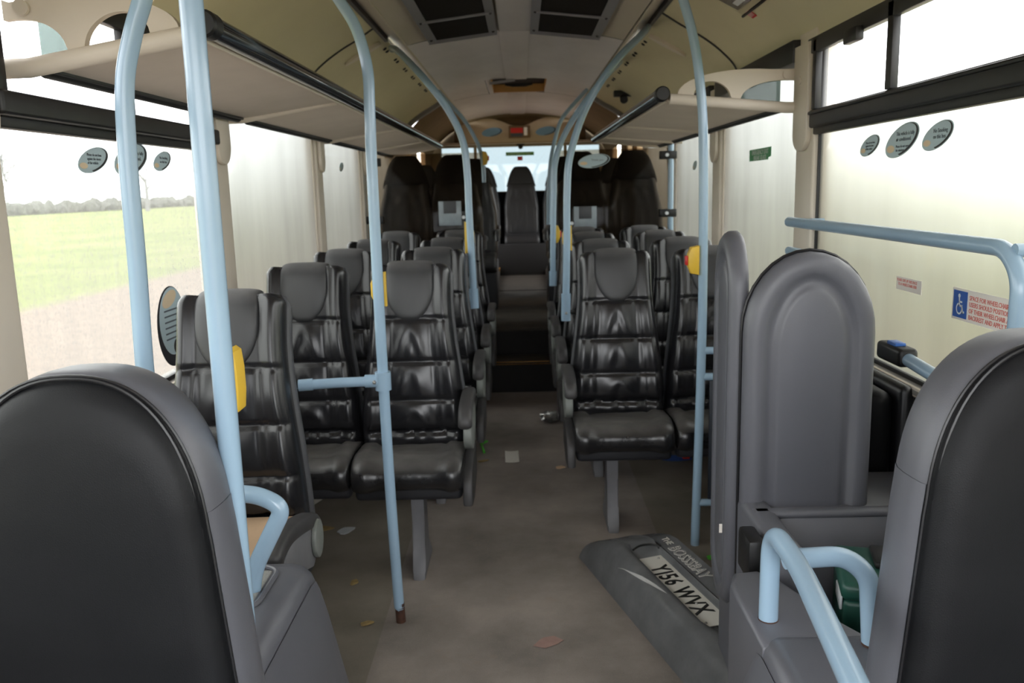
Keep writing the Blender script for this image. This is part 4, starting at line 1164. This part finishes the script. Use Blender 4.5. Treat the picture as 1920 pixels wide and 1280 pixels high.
def wheelchair_icon(t, x, y, s, z=.0022):
    bm = B()
    flat(bm, ell(x-.04*s, y+.36*s, .085*s, .085*s, 16), z-.0004, z)
    def bar(pts, r):
        for a, b in zip(pts[:-1], pts[1:]):
            a, b = Vector((*a, 0)), Vector((*b, 0)); d = (b-a).normalized(); nn = Vector((-d.y, d.x, 0))*r
            q = [a+nn-d*r, b+nn+d*r, b-nn+d*r, a-nn-d*r]
            flat(bm, [(v.x, v.y) for v in q], z-.0004, z)
    bar([(x-.03*s, y+.24*s), (x-.01*s, y-.04*s), (x+.19*s, y-.04*s), (x+.28*s, y-.30*s), (x+.36*s, y-.28*s)], .042*s)
    bar([(x-.02*s, y+.12*s), (x+.17*s, y+.12*s)], .034*s)
    o = ell(x, y-.16*s, .245*s, .245*s, 30, 2.0, 2.0+4.6); i = ell(x, y-.16*s, .175*s, .175*s, 30, 2.0, 2.0+4.6)
    vo = [bm.verts.new((*q, z)) for q in o]; vi = [bm.verts.new((*q, z)) for q in i]
    for k_ in range(29): bm.faces.new((vo[k_], vo[k_+1], vi[k_+1], vi[k_]))
    return obj('wheelchair_symbol', bm, 'white', t, smooth=False)
wheelchair_icon(t, .02, -.066, .035)
# wheelchair space sign on the right window
p = on_r(1790, 545)
t = thing('wheelchair_sign', 'white sign with blue wheelchair symbol and red words on the right window', 'sign', p)
t.matrix_world = frame_m(p, RT, UP)
bm = B(); box(bm, -.006, .36, -.070, .010, 0, .001); obj('backing', bm, 'swhite', t, smooth=False)
bm = B(); box(bm, 0, .068, -.064, .004, .001, .0016); obj('blue_square', bm, 'sblue', t, smooth=False)
wheelchair_icon(t, .032, -.031, .062)
text('lettering', 'SPACE FOR WHEELCHAIR USER.\nUSERS SHOULD POSITION THE REAR\nOF THEIR WHEELCHAIR AGAINST THE\nBACKREST AND APPLY THE BRAKES', .0165, 'sred', t, (.078, -.014, .0016), bold=.0, line=.97, sx=.92)
p = on_r(1683, 522)
t = thing('small_notice', 'small white notice with two red lines on the right window', 'sign', p)
t.matrix_world = frame_m(p, RT, UP)
bm = B(); box(bm, -.004, .155, -.030, .008, 0, .001); obj('backing', bm, 'swhite', t, smooth=False)
text('lettering', 'PLEASE GIVE UP THIS SPACE\n   TO A WHEELCHAIR USER', .0115, 'sred', t, (0, -.005, .0012), sx=.9)
p = at(1425, 289, X=xr)
t = thing('emergency_exit_sticker', 'green exit sticker with a torn corner on the second right window', 'sticker', p)
t.matrix_world = frame_m(p, RT, UP)
bm = B(); flat(bm, [(-.18, .025), (-.18, -.028), (.135, -.028), (.14, -.018), (.18, -.014), (.18, .027)], 0, .001); obj('backing', bm, 'sgreen', t, smooth=False)
text('lettering', 'EMERGENCY EXIT\nBREAK GLASS', .030, 'spale', t, (0, 0, .0012), align='CENTER', sx=1.15, line=.85, bold=.0006)
t = thing('rear_exit_sticker', 'bright green exit strip with a red square under it on the rear window', 'sticker', (-.01, YB+.02, 1.855))
t.matrix_world = frame_m((-.005, YB+.02, 1.868), (1, 0, 0), UP)
bm = B(); box(bm, -.175, .175, -.022, .022, 0, .001); obj('backing', bm, 'sgreen2', t, smooth=False)
text('lettering', 'EMERGENCY EXIT', .034, 'spale', t, (0, -.012, .0012), align='CENTER', sx=1.1)
bm = B(); box(bm, -.032, .032, -.082, -.032, 0, .001); obj('red_square', bm, 'red', t, smooth=False)
# hanging hook and speaker on rear panel
t = thing('rear_display', 'small framed panel with red and white squares on the rear dome', 'display', (-.005, 10.55, 2.11))
bm = B(); box(bm, -.13, .13, -.012, 0, -.07, .075, .006); obj('frame', bm, 'brown', t)
bm = B(); box(bm, -.105, .04, -.018, -.010, -.01, .05, .003); obj('red_pane', bm, 'red', t)
bm = B(); box(bm, .055, .095, -.018, -.010, -.04, .055, .003); obj('white_pane', bm, 'swhite', t)
bm = B(); box(bm, -.105, .04, -.017, -.010, -.055, -.014, .003); obj('lower_pane', bm, 'greyd', t)
t = thing('rear_hook', 'small black coat hook hanging above the rear window', 'hook', (.005, 10.62, 1.976))
bm = B(); box(bm, -.05, .05, -.02, .0, -.02, .0, .004); bmesh.ops.create_uvsphere(bm, u_segments=12, v_segments=8, radius=.03, matrix=Matrix.Translation((0, -.01, -.035))); obj('hook_body', bm, 'black', t)
# tiny white label on the edge-on backrest
p = at(1351, 990, Y=2.10)
o = obj('white_tag', box(B(), -.004, .004, -.001, 0, -.012, .012), 'swhite', smooth=False); o.location = p
tag(o, 'tiny white tag on the edge-on grey backrest', 'label')

# ------------------------------------------------------------------ loose bumper
t = thing('loose_bumper', 'detached dark grey bumper with a number plate lying on the floor', 'bumper', (.392, 2.922, 0))
ang = math.atan2(-.962, .272)
t.rotation_euler = (0, 0, ang)                      # local x runs along the bumper, local -y ... toward the right wall is +y
prof = [(-.118, .0), (-.112, .035), (-.100, .075), (-.082, .108), (-.058, .128), (-.034, .135), (-.016, .132), (-.006, .118), (.0, .094), (.045, .097), (.088, .100), (.098, .112), (.103, .122), (.108, .126), (.113, .124), (.117, .118), (.19, .134), (.198, .126), (.200, .06)]
# v -> local y (v positive = toward right wall): with rotation ang local +y points to (sin..): computed sign below
ly = Vector((-sin(ang), cos(ang)))
sgn = 1 if ly.x > 0 else -1
bm = B(); rings = []
us = [-.30, -.285, -.26, -.22, -.17, -.12, -.07, -.03, 0, .1, .2, .3, .4, .5, .52, .56, .62, .7, .8, .9]
for u in us:
    f = sm(-.34, -.06, u)**.55
    plate = sm(-.05, -.02, u)*(1-sm(.53, .57, u))
    ring = []
    for v, w in prof:
        ww = w
        if -.008 < v < .10:                         # plate recess only along the plate
            ww = .135*(1-plate)+w*plate if v < .09 else .14*(1-plate)+w*plate
        cut = 1.0
        vv = v
        if u < -.05:
            vv = v*(1-.25*(1-f))-.03*(1-f)
        ring.append((u-.05*(v > .1)*0, sgn*vv, .004+ww*(.28+.72*f)))
    rings.append(ring)
loft(bm, rings, closed=False)
bmesh.ops.solidify(bm, geom=bm.faces[:], thickness=.006)
obj('bumper_skin', bm, 'bump', t, angle=50)
pl = bpy.data.objects.new('number_plate', None)
bm = B(); flat(bm, [(x, y) for x, y in [(-.002, -.0), (.0, -.002), (.508, -.002), (.512, .0), (.512, .092), (.508, .094), (.0, .094), (-.002, .092)]], 0, .003)
pl = obj('number_plate', bm, 'plate', t, smooth=False)
# plate local frame: x along the bumper, y toward the right wall, tilted with the recess
if sgn < 0:
    pm = frame_m((0, 0, .1045), (1, 0, 0), (0, -1, 0.045))
else:
    pm = frame_m((0, 0, .1045), (1, 0, 0), (0, 1, 0.045))
pl.matrix_local = pm
tx = text('registration', 'YJ56 WVX', .091, 'ink', pl, (.256, .015, .0036), align='CENTER', sx=.82, shear=.0, bold=.0024, sp=1.10)
if pm.to_3x3().determinant() > 0 and (pm.to_3x3() @ Vector((0, 0, 1))).z < 0:
    pl.scale = (1, 1, 1)
for x, y in ((.15, .047), (.37, .047), (.49, .018), (.02, .075)):
    bm = B(); bmesh.ops.create_uvsphere(bm, u_segments=8, v_segments=6, radius=.005, matrix=Matrix.Translation((x, y, .003))); obj('screw', bm, 'chrome', pl)
tl = text('lettering_small', 'THE', .034, 'plate', t, (-.10, sgn*.140, .1300), shear=.2, bold=.0002, ext=.0006); tl.rotation_euler = (.216*sgn, 0, 0)
tl2 = text('lettering', 'BOSSSBAY', .058, 'plate', t, (-.02, sgn*.130, .1275), shear=.25, ext=.0006, sx=1.0, bold=.0012); tl2.rotation_euler = (.216*sgn, 0, 0)
tl3 = text('lettering_inner', 'BOSSSBAY', .058, 'bump', t, (-.02, sgn*.130, .1283), shear=.25, ext=.0006, sx=1.0, bold=-.0012); tl3.rotation_euler = (.216*sgn, 0, 0)
bm = B(); tube(bm, [(-.165, sgn*.088, .108), (-.10, sgn*.102, .124), (-.035, sgn*.108, .131)], .004, 6); obj('panel_gap', bm, 'black', t)
bm = B(); tube(bm, catmull([(-.028, sgn*-.004, .134), (-.044, sgn*.03, .139), (-.044, sgn*.07, .139), (-.03, sgn*.097, .136)], 5), .004, 6); obj('recess_edge', bm, 'black', t)
bm = B()
sc_ = [(.02, -.088), (.10, -.070), (.18, -.052), (.30, -.045), (.33, -.05), (.22, -.072), (.15, -.09), (.08, -.092)]
def skin_w(v):
    for (a, wa), (b, wb) in zip(prof[:-1], prof[1:]):
        if a <= v <= b: return wa+(wb-wa)*(v-a)/max(1e-6, b-a)
    return .1
def sc_edge(q, sg):
    vm = -.088+.050*q
    v = vm+sg*(.0058*sin(pi*q**1.6)+.0002)
    return (.03+.30*q, sgn*v, skin_w(v)+.0056)
for u in range(40):
    bm.faces.new([bm.verts.new(q) for q in (sc_edge(u/40, -1), sc_edge((u+1)/40, -1), sc_edge((u+1)/40, 1), sc_edge(u/40, 1))])
obj('scuff', bm, 'scuff', t, smooth=False)

# ------------------------------------------------------------------ litter
def litter(name, label, cat, px, py, mk, m, rz=0):
    p = at(px, py, Z=0.0)
    bm = mk(B()); o = obj(name, bm, m); o.location = (p.x, p.y, .002); o.rotation_euler = (0, 0, rz); return tag(o, label, cat)
def slip(w, h, curl=.004):
    def f(bm):
        R = []
        for i in range(7):
            u = -w/2+w*i/6
            R.append([(u, -h/2, curl*(i/3-1)**2), (u, h/2, curl*(i/3-1)**2), (u, h/2, curl*(i/3-1)**2+.0008), (u, -h/2, curl*(i/3-1)**2+.0008)])
        return loft(bm, R)
    return f
def leafm(l, w):
    def f(bm):
        pts = []
        for i in range(12): a = 2*pi*i/12; pts.append((l*cos(a)*(1+.2*cos(3*a)), w*sin(a)*(1+.25*sin(2*a))))
        return flat(bm, pts, 0, .004)
    return f
litter('paper_slip', 'white paper slip lying in the middle of the aisle', 'paper', 960, 857, slip(.075, .20), 'paper', .03)
litter('paper_slip', 'grey paper scrap under the left window seat', 'paper', 592, 939, slip(.06, .13), 'paper', -.35)
o = litter('green_clip', 'bright green plastic clip on the aisle floor beside the left seats', 'plastic clip', 908, 840, lambda bm: tube(bm, [(.012, .11, .006), (-.02, .05, .006), (.005, -.10, .006)], .007, 6), 'gleaf')
litter('green_clip', 'bright green scrap beside the loose bumper', 'plastic scrap', 1338, 1046, leafm(.03, .02), 'gleaf')
litter('dry_leaf', 'yellowish dry leaf on the floor by the left pole', 'leaf', 664, 1093, leafm(.014, .022), 'leaf')
litter('dry_leaf', 'brown dry leaf left of the rusted pole foot', 'leaf', 687, 1170, leafm(.022, .012), 'leaf', .3)
litter('dry_leaf', 'pale crumpled leaf under the front right aisle seat', 'leaf', 1050, 877, leafm(.025, .02), 'board')
litter('dry_leaf', 'brown leaf near the green clip', 'leaf', 905, 865, leafm(.03, .012), 'leaf', .4)
litter('dry_leaf', 'dry leaves scrap behind the single left seat armrest', 'leaf', 596, 994, leafm(.06, .03), 'leaf', .2)
litter('plastic_wrapper', 'crumpled clear wrapper on the floor left of the aisle', 'wrapper', 648, 996, leafm(.04, .03), 'wrap', .7)
def crumple(bm):
    bmesh.ops.create_icosphere(bm, subdivisions=3, radius=.06)
    for v in bm.verts:
        n_ = noise.noise(v.co*38); v.co *= 1+.5*n_; v.co.z = max(-.028, v.co.z*.55)
    bmesh.ops.translate(bm, vec=(0, 0, .03), verts=bm.verts[:]); return bm
litter('foil_wrapper', 'crumpled silver wrapper by the right aisle seats', 'wrapper', 1033, 790, crumple, 'chrome')
o = litter('stain_patch', 'pinkish torn patch on the aisle floor near the camera', 'stain', 1028, 1205, lambda bm: flat(bm, [(-.05, -.02), (-.01, -.035), (.03, -.01), (.05, .012), (.02, .04), (-.015, .03), (-.03, .012)], 0, .0008), 'dirt')
p = at(1265, 868, Y=3.55)
t = thing('crisp_packet', 'red and blue packet under the front right window seat', 'packet', (.795, 4.40, .004))
bm = B(); slip(.16, .10, .008)(bm); obj('packet_body', bm, 'sblue', t)
bm = B(); box(bm, .03, .07, -.04, .03, .006, .02, .004); obj('packet_flap', bm, 'red', t)

# ------------------------------------------------------------------ outside
bm = B(); bmesh.ops.create_grid(bm, x_segments=2, y_segments=2, size=300, matrix=Matrix.Translation((0, 60, -.35)))
o = struct('ground', bm, 'ground', smooth=False)
bm = B()
random.seed(3)
for i in range(420):
    y = -20+i*.55; x = -62+random.uniform(-1.5, 1.5)
    r = random.uniform(.55, 1.05)
    bmesh.ops.create_icosphere(bm, subdivisions=2, radius=r, matrix=Matrix.Translation((x, y, -.35+r*.8)) @ Matrix.Diagonal((1, 1, random.uniform(.8, 1.15), 1)))
for v in bm.verts: v.co += Vector((noise.noise(v.co*.9), noise.noise(v.co*.9+Vector((5, 5, 5))), noise.noise(v.co*.9+Vector((9, 1, 3)))))*.45
o = obj('hedge', bm, 'hedge', smooth=False); tag(o, 'distant dark hedge along the field beyond the left windows', 'hedge', kind='stuff')
def tree(x, y, h, seed, label):
    rnd = random.Random(seed); t = thing('bare_tree', label, 'tree', (x, y, -.35), 'bare trees beyond the field')
    bm = B(); tube(bm, [(0, 0, 0), (.1, 0, h*.22), (0, .1, h*.42)], lambda q: h*.030*(1-.45*q), 7, mi=0); obj('trunk', bm, 'bark', t)
    bm = B()
    def br(p, d, l, r, dep):
        q = p+d*l; tube(bm, [p, p.lerp(q, .5)+Vector((rnd.uniform(-.1, .1)*l,)*3)*.4, q], lambda s_: r*(1-.4*s_), 4, cap=False)
        if dep == 0: return
        for _ in range(3 if dep > 1 else 4):
            dd = (d+Vector((rnd.uniform(-1, 1), rnd.uniform(-1, 1), rnd.uniform(-.3, .7)))*.75).normalized(); br(q, dd, l*rnd.uniform(.6, .8), r*.6, dep-1)
    for _ in range(5):
        a = rnd.uniform(0, 2*pi); br(Vector((0, 0, h*rnd.uniform(.25, .42))), Vector((cos(a)*.7, sin(a)*.7, .8)).normalized(), h*.2, h*.014, 3)
    obj('branches', bm, 'bark', t)
tree(-58, 55, 9, 1, 'pale bare tree beyond the hedge, farthest left through the front window')
tree(-57, 70, 10, 2, 'pale bare tree beyond the hedge, between the oval stickers and the bent pole')
tree(-56, 92, 9, 3, 'pale bare tree beyond the hedge, just left of the first pillar')
tree(-50, 115, 10, 5, 'pale bare tree behind the misted second left window')

# ------------------------------------------------------------------ light
w = bpy.data.worlds.new('overcast'); SC.world = w; w.use_nodes = True
nt = w.node_tree; nt.nodes.clear()
out = nt.nodes.new('ShaderNodeOutputWorld'); bg = nt.nodes.new('ShaderNodeBackground')
tc = nt.nodes.new('ShaderNodeTexCoord'); sp = nt.nodes.new('ShaderNodeSeparateXYZ'); rp = nt.nodes.new('ShaderNodeValToRGB')
nt.links.new(tc.outputs['Generated'], sp.inputs[0]); nt.links.new(sp.outputs[2], rp.inputs[0])
rp.color_ramp.elements[0].position = 0.0; rp.color_ramp.elements[0].color = (.86, .88, .90, 1)
rp.color_ramp.elements[1].position = .6; rp.color_ramp.elements[1].color = (.98, .99, 1.0, 1)
nt.links.new(rp.outputs[0], bg.inputs[0]); bg.inputs[1].default_value = 4.6
nt.links.new(bg.outputs[0], out.inputs[0])

SC.view_settings.view_transform = 'Standard'
SC.view_settings.look = 'None'
SC.view_settings.exposure = 0.72
SC.cycles.max_bounces = 9
SC.cycles.diffuse_bounces = 5
SC.cycles.glossy_bounces = 4
SC.cycles.transparent_max_bounces = 16
SC.cycles.sample_clamp_indirect = 6
SC.cycles.caustics_reflective = False
SC.cycles.caustics_refractive = True
